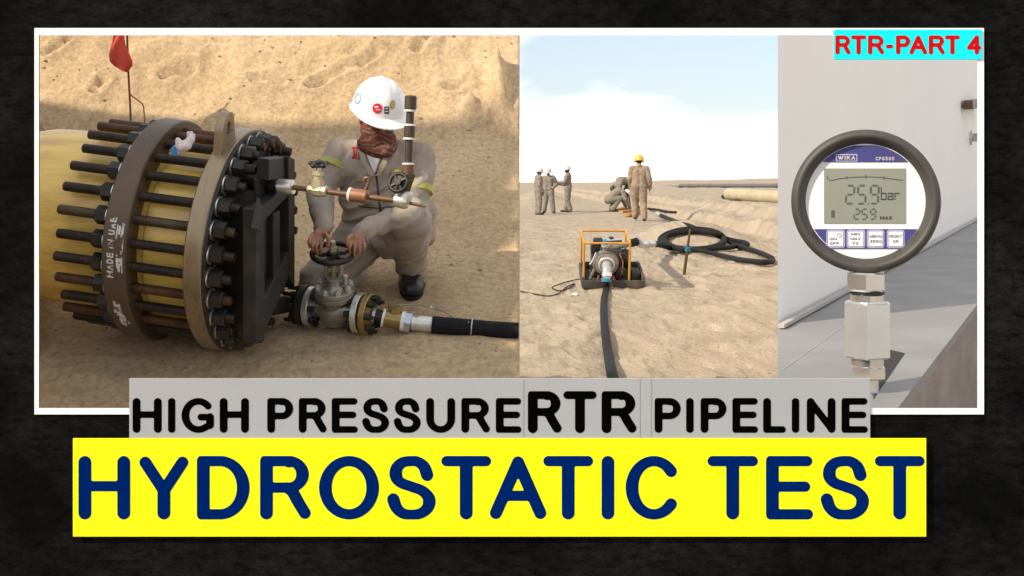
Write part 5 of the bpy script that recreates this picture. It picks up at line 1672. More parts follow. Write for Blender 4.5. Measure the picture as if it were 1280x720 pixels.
standing_man('site_worker', 'worker in yellow hard hat seen from behind, walking away over sand', gD, 4, h_,
             dict(ankL=(-.10, .12, .13), kneeL=(-.10, .14, .53), ankR=(.13, -.10, .10), kneeR=(.11, .02, .50), elL=(-.25, .02, 1.12), wrL=(-.22, .16, .92), elR=(.27, -.04, 1.13), wrR=(.285, .02, .90)),
             'helmet_yellow', 'coverall_tan', 'skin', None, 4)
# stooping man: feet together, trunk folded forward to the right
gE = on_ground(766, 264.5)
hE = 1.72
uE = gE.y / F / 0.0255 * 1.0
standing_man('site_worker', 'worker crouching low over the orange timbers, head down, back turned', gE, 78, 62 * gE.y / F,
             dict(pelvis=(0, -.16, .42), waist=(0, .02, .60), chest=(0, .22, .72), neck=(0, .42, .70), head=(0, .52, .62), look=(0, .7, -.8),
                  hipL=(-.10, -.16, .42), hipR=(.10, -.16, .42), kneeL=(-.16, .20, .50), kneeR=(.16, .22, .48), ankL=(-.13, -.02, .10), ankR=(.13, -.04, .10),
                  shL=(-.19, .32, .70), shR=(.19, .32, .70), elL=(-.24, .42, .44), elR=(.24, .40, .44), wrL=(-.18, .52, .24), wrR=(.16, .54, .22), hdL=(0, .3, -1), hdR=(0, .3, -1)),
             'helmet_shaded', 'coverall_grey', 'skin_dark', None, 5)
gF = on_ground(783, 262.5)
standing_man('site_worker', 'worker bending down with bowed back beside the man in yellow hat', gF, 250, 66 * gF.y / F,
             dict(pelvis=(0, -.20, .86), waist=(0, -.02, .98), chest=(0, .22, .96), neck=(0, .42, .84), head=(0, .50, .72), look=(0, .5, -1),
                  hipL=(-.10, -.18, .84), hipR=(.10, -.18, .84), kneeL=(-.13, .04, .48), kneeR=(.13, .06, .46), ankL=(-.12, -.02, .10), ankR=(.12, -.04, .10),
                  shL=(-.19, .32, .88), shR=(.19, .32, .88), elL=(-.22, .40, .60), elR=(.22, .38, .60), wrL=(-.15, .46, .34), wrR=(.15, .48, .32), hdL=(0, .1, -1), hdR=(0, .1, -1)),
             None, 'coverall_grey', 'skin_dark', None, 6)

# ------------------------------------------------------------------ pump set in its yellow frame
M['pump_yellow'] = mat('orange_yellow_paint', (0.48, 0.24, 0.03), 0.5, 0, 0.12, 14, color2=(0.24, 0.10, 0.03), fac2=(0.60, 0.8), scale2=9)
M['tray'] = mat('dusty_rubber_tray', (0.045, 0.042, 0.038), 0.8, 0, 0.3, 9, color2=(0.15, 0.12, 0.09), fac2=(0.52, 0.8), scale2=6)
M['alu'] = mat('dusty_cast_aluminium', (0.22, 0.207, 0.185), 0.5, 0.4, 0.2, 16, color2=(0.16, 0.13, 0.11), fac2=(0.5, 0.75), scale2=12)
M['engine_black'] = mat('engine_black', (0.014, 0.014, 0.015), 0.5, 0, 0.3, 20)
M['tank'] = mat('pale_blue_grey_tank', (0.36, 0.39, 0.41), 0.35, 0.3, 0.1, 12)
M['blue_strap'] = mat('blue_strap', (0.02, 0.17, 0.26), 0.7, 0, 0.15, 30)
M['red_part'] = mat('dull_red_part', (0.22, 0.045, 0.035), 0.5, 0, 0.15, 20)
gP_ = on_ground(760, 360)
sQ = gP_.y / F
TILT = math.radians(14)
PX_ = Vector((1, 0, 0)); PY_ = Vector((0, math.cos(TILT), math.sin(TILT))); PZ_ = Vector((0, -math.sin(TILT), math.cos(TILT)))
def Q(x, z, d=0.0):
    """pump point: x = picture column, z = height above the base in pixels, d = depth behind its front in pixels"""
    return gP_ + PX_ * ((x - 760) * sQ) + PZ_ * (z * sQ) + PY_ * (d * sQ)
pump = thing('water_pump', gP_, 'small engine driven water pump inside an orange yellow tube frame', 'pump')
def qt(name, pts, r, m, n=10, parent=pump, smooth=40):
    q = [Q(*p) for p in pts]
    return part(name, MB().tube(q, [k * sQ for k in r] if hasattr(r, '__len__') else r * sQ, n), m, parent, smooth=smooth)
def qb(name, x0, x1, z0, z1, d0, d1, m, bevel=0.8, parent=pump):
    return part(name, MB().box(Q((x0 + x1) / 2, (z0 + z1) / 2, (d0 + d1) / 2), ((x1 - x0) / 2 * sQ, (d1 - d0) / 2 * sQ, (z1 - z0) / 2 * sQ), PX_, PY_, PZ_), m, parent, bevel=bevel * sQ, smooth=40)
DP = 62
# tray
qb('tray_base', 728, 805, 0, 4, -2, DP + 2, M['tray'])
qb('tray_wall', 728, 805, 0, 10.5, -3, 0, M['tray']); qb('tray_wall', 728, 805, 0, 14, DP, DP + 3, M['tray'])
qb('tray_wall', 727, 730, 0, 14, 0, DP, M['tray']); qb('tray_wall', 802.5, 806, 0, 14, 0, DP, M['tray'])
# tube frame
for x in (729.5, 786.5):
    for d in (3, DP - 4):
        qt('frame_post', [(x, 3, d), (x, 57.5, d)], 1.45, M['pump_yellow'])
for d in (3, DP - 4): qt('frame_rail', [(729.5, 57.5, d), (786.5, 57.5, d)], 1.45, M['pump_yellow'])
for x in (729.5, 786.5): qt('frame_rail', [(x, 57.5, 3), (x, 57.5, DP - 4)], 1.45, M['pump_yellow'])
qt('frame_rail', [(729.5, 7, 3), (786.5, 7, 3)], 1.5, M['pump_yellow'])
# engine behind, pump casing in front
eng = qb('engine_block', 741, 782, 6, 36, 26, 52, M['engine_black'], 2)
for k in range(7):
    qb('cooling_fin', 744, 774, 20 + 2.6 * k, 21.2 + 2.6 * k, 23.5, 27, M['alu'], 0.2, eng)
qt('fuel_tank', [(752, 46, 38), (754, 46, 38), (778, 46, 38), (780, 46, 38)], [4, 7.5, 7.5, 4], M['tank'], 18)
qt('fuel_cap', [(766, 52, 38), (766, 55, 38)], 3, M['engine_black'], 12)
qt('muffler', [(743, 49.5, 36), (744, 49.5, 36), (754, 49.5, 36), (755, 49.5, 36)], [3, 5.2, 5.2, 3], M['engine_black'], 14)
qb('air_filter', 740, 752, 34, 46, 30, 46, M['engine_black'], 2)
qt('heat_shield', [(757, 50.5, 30), (779, 52, 30)], 1.6, M['engine_black'], 8)
qt('recoil_housing', [(781, 26, 40), (784, 26, 40), (790, 26, 40), (791, 26, 40)], [12, 13, 11, 8], M['engine_black'], 20)
vol = part('pump_casing', MB().lathe([(-4 * sQ, 13 * sQ), (-3 * sQ, 15.5 * sQ), (8 * sQ, 16 * sQ), (13 * sQ, 14 * sQ), (15 * sQ, 9 * sQ)], Q(758, 28, 20), -PY_, 32), M['alu'], pump)
for k in range(8):
    a = 2 * math.pi * k / 8 + .3
    c0 = Q(758 + 13.6 * math.cos(a), 28 + 13.6 * math.sin(a), 13)
    part('casing_bolt', MB().lathe([(0, 1.5 * sQ), (3.2 * sQ, 1.5 * sQ)], c0, -PY_, 6), M['galv'], vol, smooth=20)
part('casing_ring', MB().torus(Q(758, 28, 6.5), PY_, 9 * sQ, 1.9 * sQ, 28, 8), M['galv'], vol, smooth=60)
qt('outlet_neck', [(758, 40, 18), (757.5, 50, 16)], [5, 4.4], M['alu'], 14)
qt('outlet_flange', [(757.5, 50, 16), (757.5, 53, 15.5)], 5.8, M['tank'], 14)
qt('outlet_valve', [(757, 53, 15), (756.5, 58, 14)], [3.6, 3], M['blue_strap'], 10)
qt('outlet_pipe', [(760, 47, 16), (775, 49, 20), (789, 50.5, 24)], [3.8, 3.8, 3.8], M['alu'], 14)
for s_ in (-1, 1):
    qt('casing_leg', [(758 + 12 * s_, 24, 14), (758 + 20 * s_, 5, 16)], [2.6, 2.2], M['alu'], 8)
    qt('casing_brace', [(758 + 9 * s_, 14, 8), (758 + 11 * s_, 4, 6)], [1.6, 1.6], M['red_part'], 8)
qt('throttle_cable', [(775, 40, 18), (779, 30, 10), (778, 16, 8), (772, 9, 10)], .9, M['red_part'], 6)
qt('side_lever', [(746, 40, 20), (741, 32, 12), (737, 28, 8)], 1.1, M['galv'], 6)
qb('carburettor', 742, 750, 20, 31, 12, 24, M['alu'], 1.4)
qb('drive_cover', 770, 781, 9, 24, 8, 24, M['engine_black'], 2)
qb('battery_box', 791, 801, 4, 16, 12, 34, M['engine_black'], 1)
qb('tool_block', 792, 800, 4, 9, 40, 52, M['alu'], 1)
suc = qt('inlet_pipe', [(758, 28, 8), (758, 28, -1), (757.6, 26, -7), (757.2, 21, -12), (757, 17, -13)], [6.2, 6, 5.8, 5.4, 5.2], M['tank'], 18)
qt('inlet_coupling', [(757.4, 23, -10.5), (757.1, 19, -13)], [6.4, 6.4], M['galv'], 18)

# suction hose towards the camera
def gh(px, py, up): 
    p = on_ground(px, py); return p + Vector((0, 0, up))
hr = 3.9 * sQ
suc_pts = [Q(757, 20, -12.4), Q(756.6, 12, -14.5), Q(756, 4, -18), gh(755, 379, hr * .8), gh(755, 400, hr * .9), gh(757, 425, hr * .95), gh(760.5, 450, hr * .95), gh(765, 474, hr * .95), gh(772, 500, hr * .95), gh(776, 540, hr * .95), gh(783, 640, hr * .95), gh(800, 800, hr * .95), gh(830, 1000, hr * .95)]
hs1 = thing('suction_hose', gh(757, 425, 0), 'thick black suction hose running from the pump towards the camera', 'hose')
def hose_mesh(pts, r, n=8, ribs=True):
    p = spline(pts, n)
    return MB().tube(p, r, 16)
part('hose', hose_mesh(suc_pts, hr, 14), M['hose'], hs1, smooth=60)
part('strap', MB().tube([Q(756.9, 17.0, -13.2), Q(756.8, 16.5, -13.4), Q(756.6, 13.2, -14.3), Q(756.5, 12.7, -14.5)], [5 * sQ, 6.6 * sQ, 6.6 * sQ, 5 * sQ], 18), M['blue_strap'], hs1)

# discharge hose with its pale coupling, coil and trailing loops
dis = thing('discharge_hose', on_ground(860, 316), 'coiled black discharge hose leaning on sand right of the pump', 'hose')
o0 = Q(787, 50.5, 24)
sC = 12.2e-3
def cz(px, py, k=0.0):
    """a point of the coil lying on its heap of sand, k lifts it over the turns below"""
    p = on_ground(px, py)
    return p + (EYE - p).normalized() * (0.05 - k * 4.0) + Vector((0, 0, 0.035))
q1 = o0
# coupling pieces between pump outlet and coil
pA, pB, pC, pD = Q(788, 50.5, 24), Q(798, 51.5, 30), P(801, 306, 10.2e-3), P(816, 305, 10.9e-3)
pE = P(826, 306, 11.4e-3)
part('outlet_stub', MB().tube([pA, pB], 4.6 * 8.6e-3, 14), M['hose'], dis)
part('blue_band', MB().tube([pB, pC], 4.9 * 9.2e-3, 14), M['tank'], dis)
part('coupling', MB().tube([pC, pD], [4.4 * 10.2e-3, 4.6 * 10.9e-3], 16), M['galv'], dis)
part('coupling_ring', MB().tube([pC.lerp(pD, .42), pC.lerp(pD, .5)], 5.2 * 10.5e-3, 16), M['tank'], dis)
coil = [pD, pE, P(840, 309.5, 11.7e-3), cz(858, 314), cz(880, 315), cz(897, 311), cz(905, 304.5), cz(903, 298), cz(893, 292.5), cz(876, 289.5), cz(857, 289.5), cz(840, 293), cz(829, 298), cz(825, 304),
        cz(832, 309.5, -.012), cz(850, 313.5, -.014), cz(872, 314.5, -.014), cz(892, 311.5, -.014), cz(903, 306, -.012), cz(904, 299, -.01), cz(892, 294.5, -.01), cz(872, 291.5, -.01), cz(852, 292.5, -.01), cz(836, 297, -.012), cz(830, 303, -.02),
        cz(838, 310, -.026), cz(856, 316.5, -.03)]
part('coil', hose_mesh(coil, 3.5 * sC, 6), M['hose'], dis, smooth=60)
tail = [cz(856, 316.5, -.03), gh(875, 317.5, .05), gh(900, 323.5, .05), gh(925, 329.5, .05), gh(948, 332.5, .05), gh(961, 332.8, .05), gh(966, 330.5, .05), gh(963, 326.5, .05), gh(950, 320.5, .05), gh(935, 315.5, .05), cz(918, 309, .02), cz(905, 303, .03), cz(896, 298, .03)]
part('loop', hose_mesh(tail, 3.0 * 11.5e-3, 6), M['hose'], dis, smooth=60)
tail2 = [cz(880, 313.5, -.035), cz(905, 313, -.02), gh(922, 312.5, .06), gh(934, 311, .06), gh(930, 308, .06), cz(915, 303, .03), cz(902, 299.5, .04)]
part('loop', hose_mesh(tail2, 2.9 * 12.5e-3, 6), M['hose'], dis, smooth=60)
l0 = gh(826, 271.5, .06); l1 = cz(884, 291, .02)
lc = P(850, 278.6, 18.5 / F)                          # where it comes over the heap
lead = [l0, l0.lerp(lc, .3), l0.lerp(lc, .6), l0.lerp(lc, .9), lc, cz(862, 284.5, .02), cz(872, 288.5, .03), l1]
lp_ = spline(lead, 6)
part('lead', MB().tube(lp_, [2.2 * p.y / F for p in lp_], 16), M['hose'], dis, smooth=60)
part('end_fitting', MB().tube([gh(822, 270, .06), gh(826, 271.5, .06)], 2.1 * 24e-3, 12), M['galv'], dis)

# thin hoses by the far men
f1 = [gh(810, 262.5, .05), gh(822, 264, .05), gh(834, 266.5, .05), gh(845, 267.5, .05)]
solo('thin_hose', MB().tube(spline(f1, 8), 1.4 * 28e-3, 10), M['hose'], f1[0], 'thin black hose lying behind the man in the yellow hat', 'hose', smooth=50)

# stake with blue tie
bs = on_ground(855, 343.5)
stk_s = bs.y / F
stake = thing('wooden_stake', bs, 'brown wooden stake with a blue tie leaning by the hose coil', 'stake')
tp = P(862.5, 287.5, stk_s * 0.97)
part('stick', MB().tube([bs + (bs - tp).normalized() * .15, bs.lerp(tp, .3), bs.lerp(tp, .65), tp], [2.0 * stk_s, 2.0 * stk_s, 1.7 * stk_s, 1.3 * stk_s], 8), mat('weathered_stick', (0.11, 0.065, 0.032), 0.8, 0, 0.3, 20, stretch=(6, 6, 1), bump=0.4, bscale=40), stake, smooth=40)
tie = MB()
tc_ = bs.lerp(tp, .60); ta = (tp - bs).normalized()
for k in range(4):
    tie.torus(tc_ + ta * ((k - 1.5) * 1.6 * stk_s), (ta + Vector((.15 * (k - 1.5), .1, 0))).normalized(), 2.5 * stk_s, 0.9 * stk_s, 16, 6)
for k in range(3):
    tie.tube([tc_, tc_ + Vector((rng.uniform(-5, 5) * stk_s, -3 * stk_s, rng.uniform(-5, 4) * stk_s))], .6 * stk_s, 6)
part('blue_tie', tie, M['blue_strap'], stake, smooth=50)

# orange timbers on the ground beside the crouching man
M['orange_wood'] = mat('orange_timber', (0.42, 0.20, 0.045), 0.7, 0, 0.2, 12)
for (x0, y0, x1, y1, lab) in ((771, 264.5, 800, 261, 'orange timber lying flat, farthest of the three by the crouching man'),
                              (776, 267, 800, 264.5, 'orange timber lying flat, middle one of three by the crouching man'),
                              (783, 271.5, 798, 268, 'orange timber lying flat, nearest of three behind the walking man')):
    a = gh(x0, y0, .06); b_ = gh(x1, y1, .06)
    solo('timber', MB().bar(a, b_, .16, .08), M['orange_wood'], (a + b_) / 2, lab, 'timber', 'orange timbers on the sand', bevel=.01, smooth=0)

# thin black cable on the sand left of the pump, white scrap
cab = [gh(650.5, 365, .008), gh(668, 368.5, .008), gh(685, 371, .008), gh(698, 368, .008), gh(708, 360, .008), gh(718, 355.5, .008), gh(712, 361, .008), gh(700, 364.5, .008), gh(690, 360.5, .008), gh(700, 356, .008), gh(714, 352, .01), gh(726, 350, .012)]
solo('thin_cable', MB().tube(spline(cab, 10), 0.75 * 7.4e-3, 6), M['hose'], cab[2], 'thin dark cable looped on the sand left of the pump', 'cable', smooth=50)
sc_ = on_ground(718.5, 369.5)
scm = MB().ball(sc_ + Vector((0, 0, .01)), (4.6 * 7.5e-3, .05, .012), 12)
for v in scm.v: v += Vector((.004 * math.sin(v.y * 90), 0, .006 * math.sin(v.x * 80 + v.y * 60)))
solo('plastic_scrap', scm, mat('white_plastic_scrap', (0.62, 0.57, 0.50), 0.6), sc_, 'small white plastic scrap lying on sand left of the pump', 'scrap', smooth=50)

# stones scattered over the sand
M['stone'] = mat('tan_stone', (0.33, 0.25, 0.17), 0.9, 0, 0.2, 8, bump=0.4, bscale=30)
# ------------------------------------------------------------------ pipes stored in the distance
M['cream_pipe'] = mat('cream_yellow_pipe', (0.41, 0.345, 0.22), 0.5, 0, 0.1, 3, color2=(0.30, 0.24, 0.14), fac2=(0.52, 0.8), scale2=1.5)
M['grey_pipe'] = mat('grey_coated_pipe', (0.10, 0.10, 0.098), 0.6, 0, 0.15, 1, color2=(0.10, 0.095, 0.09), fac2=(0.5, 0.8), scale2=.4)
M['sleeper'] = mat('dark_timber', (0.07, 0.05, 0.035), 0.85, 0, 0.2, 8)
sY = 30e-3
ya = thing('cream_pipe', P(930, 255, sY), 'thick cream yellow pipe lying on the sand shelf at right', 'pipe')
pa, pb = P(911, 242.5, sY * 1.07), P(1010, 249, sY * .93)
dp = (pb - pa).normalized()
part('pipe_barrel', MB().lathe([(0, 7.6 * sY), (0.02, 8 * sY), ((pb - pa).length, 8 * sY)], pa, dp, 28), M['cream_pipe'], ya)
part('dark_end', MB().lathe([(-0.5, 3.2 * sY), (-0.02, 4.0 * sY)], pa - Vector((0, 0, 4 * sY)), dp, 16), M['engine_black'], ya)
for t in (0.6, 4.2):
    c_ = pa + dp * t
    zg = float(ground_z(c_.x, c_.y))
    solo('sleeper', MB().box((c_.x, c_.y, (zg + c_.z - 8 * sY) / 2), (.12, .7, max(.05, (c_.z - 8 * sY - zg) / 2 + .02))), M['sleeper'], (c_.x, c_.y, zg),
         'dark timber block under the cream pipe ' + ('near its open end' if t < 1 else 'farther to the right'), 'sleeper', 'timber blocks under the cream pipe', bevel=.01, smooth=0)
sG = 82e-3
ga, gb = P(850, 232.0, sG * 1.25), P(1060, 232.0, sG * .92)
dg_ = (gb - ga).normalized()
gp_ = thing('grey_pipeline', ga, 'long dark grey pipeline stretched across the desert near the horizon', 'pipeline')
Lg = (gb - ga).length
part('pipe_barrel', MB().lathe([(0, 2.7 * sG), (Lg, 2.7 * sG)], ga, dg_, 20), M['grey_pipe'], gp_)
for k in range(7):
    part('joint_collar', MB().lathe([(Lg * (k + .5) / 7, 3.0 * sG), (Lg * (k + .5) / 7 + .5, 3.0 * sG)], ga, dg_, 20), M['grey_pipe'], gp_)
sF = 130e-3
fa, fb = P(820, 233.2, sF * 1.3), P(868, 233.4, sF)
solo('far_pipeline', MB().lathe([(0, 1.6 * sF), ((fb - fa).length, 1.6 * sF)], fa, fb - fa, 14), M['grey_pipe'], fa, 'far end of a grey pipeline beyond the yellow hat man', 'pipeline')
for q_, nm in ((ga, 0), (ga.lerp(gb, .33), 1), (ga.lerp(gb, .66), 2)):
    zg = float(ground_z(q_.x, q_.y))
    zt = q_.z - 2.7 * sG
    solo('pipe_support', MB().box((q_.x, q_.y, (zg - .3 + zt) / 2), (.35, .35, max(.1, (zt - zg + .3) / 2))), M['sleeper'], (q_.x, q_.y, zg),
         'low dark block carrying the grey pipeline, ' + ('at its left end', 'second from the left', 'third from the left')[nm], 'support', 'blocks under the grey pipeline', smooth=0)
# ------------------------------------------------------------------ white wall, concrete ledge and the big digital gauge
M['white_wall'] = mat('white_wall_paint', (0.93, 0.89, 0.84), 0.6, 0, 0.02, 1.2)
M['ledge'] = mat('grey_ledge_coating', (0.215, 0.216, 0.218), 0.5, 0, 0.12, 3, color2=(0.265, 0.264, 0.262), fac2=(0.5, 0.75), scale2=1.6, bump=0.08, bscale=40, rvar=0.15)
M['ledge_side'] = mat('brown_grey_side', (0.25, 0.205, 0.185), 0.6, 0, 0.18, 3, color2=(0.18, 0.145, 0.13), fac2=(0.45, 0.75), scale2=2.2, stretch=(1, 1, 2.5), bump=0.15, bscale=30)
M['cove'] = mat('pale_cove_strip', (0.45, 0.42, 0.38), 0.6, 0, 0.08, 6)
M['case'] = mat('dark_rubber_case', (0.052, 0.050, 0.047), 0.55, 0, 0.15, 12, color2=(0.10, 0.095, 0.085), fac2=(0.58, 0.85), scale2=6, bump=0.12, bscale=120, bdist=0.002)
M['dial'] = mat('white_dial', (0.80, 0.80, 0.81), 0.4, 0, 0.01, 8)
M['dial_blue'] = mat('dial_blue', (0.045, 0.045, 0.20), 0.45, 0, 0.05, 12)
M['lcd'] = mat('lcd_grey_green', (0.23, 0.25, 0.21), 0.22, 0, 0.07, 3)
M['lcd_ink'] = mat('lcd_segment', (0.075, 0.085, 0.085), 0.4, 0, 0.05, 12)
M['print_grey'] = mat('grey_print', (0.18, 0.18, 0.24), 0.6)
M['pale_blue'] = mat('pale_blue_border', (0.42, 0.42, 0.66), 0.5, 0, 0.03, 10)
M['nickel'] = mat('nickel_plated_steel', (0.76, 0.76, 0.77), 0.22, 0.9, 0.06, 12, rvar=0.06)
M['zinc_hex'] = mat('zinc_plated_hex', (0.68, 0.73, 0.76), 0.30, 0.75, 0.06, 8, color2=(0.74, 0.77, 0.78), fac2=(0.5, 0.8), scale2=4)
M['oring'] = mat('black_oring', (0.01, 0.01, 0.01), 0.5)
M['neck_shadow'] = mat('dark_neck_shadow', (0.02, 0.02, 0.02), 0.8)

SG = 2.1e-3
LZ = P(1085, 490, SG).z
RUN = Vector(((1361 - 640) / F, 1.0, (HZ - 198) / F)).normalized(); SIDE = Vector((RUN.y, -RUN.x, 0)).normalized()
G0 = P(1085, 490, SG)
UPL = SIDE.cross(RUN).normalized()
if UPL.z < 0: UPL = -UPL
def on_ledge(px, py):
    r = Vector(((px - 640) / F, 1.0, (HZ - py) / F))
    k = (G0 - EYE).dot(UPL) / r.dot(UPL)
    return EYE + r * k
w0 = on_ledge(973.5, 406); w1 = on_ledge(1221, 273)
e0 = on_ledge(1120, 513); e1 = on_ledge(1221, 381)
def edge_x(y): return 0.2337 * y                         # the masonry ends flush along this line
far = w0 + RUN * 26
wh = 3.9
# wall, mitred at its near end
th = 0.3
def at_edge(p, d):
    """slide p along d until it reaches the end line"""
    k = (edge_x(p.y) - p.x) / (d.x - 0.2337 * d.y)
    return p + d * k
RF = Vector((RUN.x, RUN.y, 0)).normalized()
wa = at_edge(w0, RF); wb = at_edge(w0 - SIDE * th, RF)
wc_, wd_ = far, far - SIDE * th
wl = thing('white_wall', Vector((wa.x, wa.y, 0)), 'smooth white painted wall behind the gauge', 'wall')
mb = MB().quadprism([Vector((p.x, p.y, -.1)) for p in (wa, wc_, wd_, wb)], Vector((0, 0, wh)))
part('wall_face', mb, M['white_wall'], wl, smooth=0)
# ledge
lg = thing('concrete_ledge', Vector((G0.x, G0.y, 0)), 'grey topped ledge with brown side running along the white wall', 'ledge')
L0 = at_edge(w0 + SIDE * .004, RUN)
E0 = on_ledge(1111.5, 524); EB = on_ledge(972.4, 506)
E1 = e0 + RUN * 24; L1 = L0 + RUN * 24
topq = [L0, EB, E0, E1, L1]
part('ledge_top', MB().quadprism(topq, Vector((0, 0, -.03))), M['ledge'], lg, smooth=0)
cen_ = (EB + E0 + L0) / 3
base = [Vector((p.x, p.y, 0)) - (SIDE * .004 if k in (2, 3) else Vector((0, 0, 0))) for k, p in enumerate(topq)]
mb = MB(); tz = [p.z - .032 for p in topq]
vs = [Vector((p.x, p.y, -.1)) for p in base] + [Vector((p.x, p.y, z)) for p, z in zip(base, tz)]
mb.add(vs, [(4, 3, 2, 1, 0), (5, 6, 7, 8, 9)] + [(i, (i + 1) % 5, 5 + (i + 1) % 5, 5 + i) for i in range(5)])
part('ledge_side', mb, M['ledge_side'], lg, smooth=0)
cv0 = at_edge(L0 + SIDE * .032, RUN) + RUN * .05; cv1 = cv0 + RUN * 22
part('cove_strip', MB().bar(cv0 + UPL * .012, cv1 + UPL * .012, .022, .014, up=UPL), M['cove'], lg, smooth=0)
sq = [on_ledge(978, 463), on_ledge(1068, 398)]
part('scratch', MB().bar(sq[0] + UPL * .001, sq[1] + UPL * .001, .002, .001, up=UPL), M['cove'], lg, smooth=0)
sl_q = [on_ledge(1090, 486), on_ledge(1092, 499), on_ledge(1131, 442), on_ledge(1110, 437)]
part('neck_shadow', MB().quadprism([p + UPL * .0015 for p in sl_q], UPL * -.002), M['neck_shadow'], lg, smooth=0)  # flat dark sheet painted as the gauge neck's shadow on the ledge
# fittings on the wall, far right
def on_wall(px, py, off=0.0):
    r = Vector(((px - 640) / F, 1.0, (HZ - py) / F))
    k = (w0 + SIDE * off - EYE).dot(SIDE) / r.dot(SIDE)
    return EYE + r * k
p1 = on_wall(1221, 130, .05); s1 = p1.y / F
brw = thing('wall_clip', p1, 'small dark metal clip high on the white wall', 'clip')
part('clip', MB().bar(on_wall(1210, 131, .06), on_wall(1226, 128.5, .06), 11 * s1, .08, up=(0, 0, 1)), M['brown_steel'], brw, bevel=.01, smooth=30)
p2 = on_wall(1213, 172, .02); s2 = p2.y / F
bo = thing('wall_bolt', p2, 'grey hex bolt and washer on the wall below the clip', 'bolt')
part('washer', MB().lathe([(0, 9 * s2), (.02, 9 * s2)], on_wall(1213, 172, .002), SIDE, 20), M['galv'], bo)
part('bolt_head', MB().lathe([(.02, 6 * s2), (.12, 6 * s2)], on_wall(1213, 172, .002), SIDE, 6), M['galv'], bo, smooth=20)
part('bolt_end', MB().lathe([(.12, 3.4 * s2), (.28, 3.4 * s2)], on_wall(1213, 172, .002), SIDE, 12), M['galv'], bo)

# gauge
GC = P(1081, 251.5, SG)
vw = (EYE - GC).normalized()
GN = Vector((-0.245, -1.0, 0.02)).normalized()           # dial faces the viewer
GXv = Vector((0, 0, 1)).cross(GN).normalized()
if GXv.x < 0: GXv = -GXv
rollg = math.radians(-0.6)
GZv = GXv.cross(GN).normalized()
if GZv.z < 0: GZv = -GZv
gu = SG * math.hypot(1, (1081 - 640) / F) * 1.0
def gpt(px, py, out=0.0):
    """point on the dial plane seen at a photograph pixel"""
    r = Vector(((px - 640) / F, 1.0, (HZ - py) / F))
    k = (GC + GN * out - EYE).dot(GN) / r.dot(GN)
    return EYE + r * k
gauge = thing('pressure_gauge', G0, 'big round digital pressure gauge with dark rim standing on the ledge', 'gauge')
R1 = (gpt(1174.5, 252) - gpt(987.5, 252)).length / 2
Rin = (gpt(1157, 255) - gpt(1007, 255)).length / 2
pr = lambda t, r: (t * gu, r)
case = part('case', MB().lathe([(-46 * gu, R1 * .55), (-44 * gu, R1 * .80), (-38 * gu, R1 * .93), (-14 * gu, R1 * .975), (-4 * gu, R1 * .995), (4 * gu, R1), (9 * gu, R1 * .985), (12 * gu, R1 * .955),
                                (13.5 * gu, R1 * .92), (12.5 * gu, R1 * .885), (9 * gu, R1 * .86), (4 * gu, Rin * 1.015), (1 * gu, Rin * 1.0), (-3 * gu, Rin * .995)], GC, GN, 96), M['case'], gauge, smooth=60)
for px, py in ((1009, 316), (1153, 313)):
    pass
DO = 1.5 * gu
GD = GC + GN * DO
dcen = gpt(1082, 254.5, DO)
part('dial_plate', MB().lathe([(-2 * gu, Rin * .999), (0, Rin * .999)], GC + GN * (DO), GN, 80), M['dial'], gauge, smooth=30)
def inside(px, py, k=.985):
    p = gpt(px, py, DO)
    d = p - (GC + GN * DO)
    return d.length <= Rin * k
def band(y0, y1, name):
    """blue band of the dial cut by the round rim"""
    cols = []
    for y in np.linspace(y0, y1, 14):
        xs = [x for x in np.arange(1000, 1165, .5) if inside(x, y, .990)]
        if xs: cols.append((y, xs[0], xs[-1]))
    vs = []; fs = []
    for y, a, b in cols:
        vs += [gpt(a, y, DO + .9 * gu), gpt(b, y, DO + .9 * gu)]
    for i in range(len(cols) - 1): fs.append((2 * i, 2 * i + 1, 2 * i + 3, 2 * i + 2))
    mb = MB(); mb.add(vs, fs)
    return part(name, mb, M['dial_blue'], gauge, smooth=0)
band(178, 202.6, 'blue_band'); band(286.3, 311, 'blue_band')
def panel(name, x0, y0, x1, y1, o, m, parent, rad=0.0, th_=.6):
    pts = []
    if rad:
        for cx_, cy_, a0 in ((x1 - rad, y0 + rad, -90), (x1 - rad, y1 - rad, 0), (x0 + rad, y1 - rad, 90), (x0 + rad, y0 + rad, 180)):
            for k in range(6):
                a = math.radians(a0 + 18 * k)
                pts.append((cx_ + rad * math.cos(a), cy_ + rad * math.sin(a)))
    else: pts = [(x0, y0), (x1, y0), (x1, y1), (x0, y1)]
    q = [gpt(x, y, o) for x, y in pts]
    return part(name, MB().quadprism(q, -GN * (th_ * gu)), m, parent, smooth=0)
lcd = panel('display', 1030, 210.5, 1132.3, 279.5, DO + .9 * gu, M['lcd'], gauge, 0)
# lettering lies on the dial
def print_text(text, x0, x1, y0, y1, o, m, parent, stroke, name='lettering'):
    h = y1 - y0
    tm, w = text_mb(text, h, stroke, stroke * .9, .3)
    k = (x1 - x0) / w
    tm.v = [gpt(x0 + p.x * k, y1 - p.z, o + .15 * gu) for p in tm.v]
    return part(name, tm, m, parent, smooth=0)
logo = panel('logo_frame', 1045, 192.6, 1071.6, 201.8, DO + 1.3 * gu, M['pale_blue'], gauge, .6, .4)
panel('logo_field', 1046.2, 193.8, 1070.4, 200.6, DO + 1.6 * gu, M['dial_blue'], logo, .3, .4)
print_text('WIKA', 1047.5, 1069, 194.6, 199.8, DO + 2.0 * gu, M['dial'], logo, 1.15)
print_text('CPG500', 1094.5, 1118, 196, 200.6, DO + 1.3 * gu, M['dial'], gauge, 1.0)
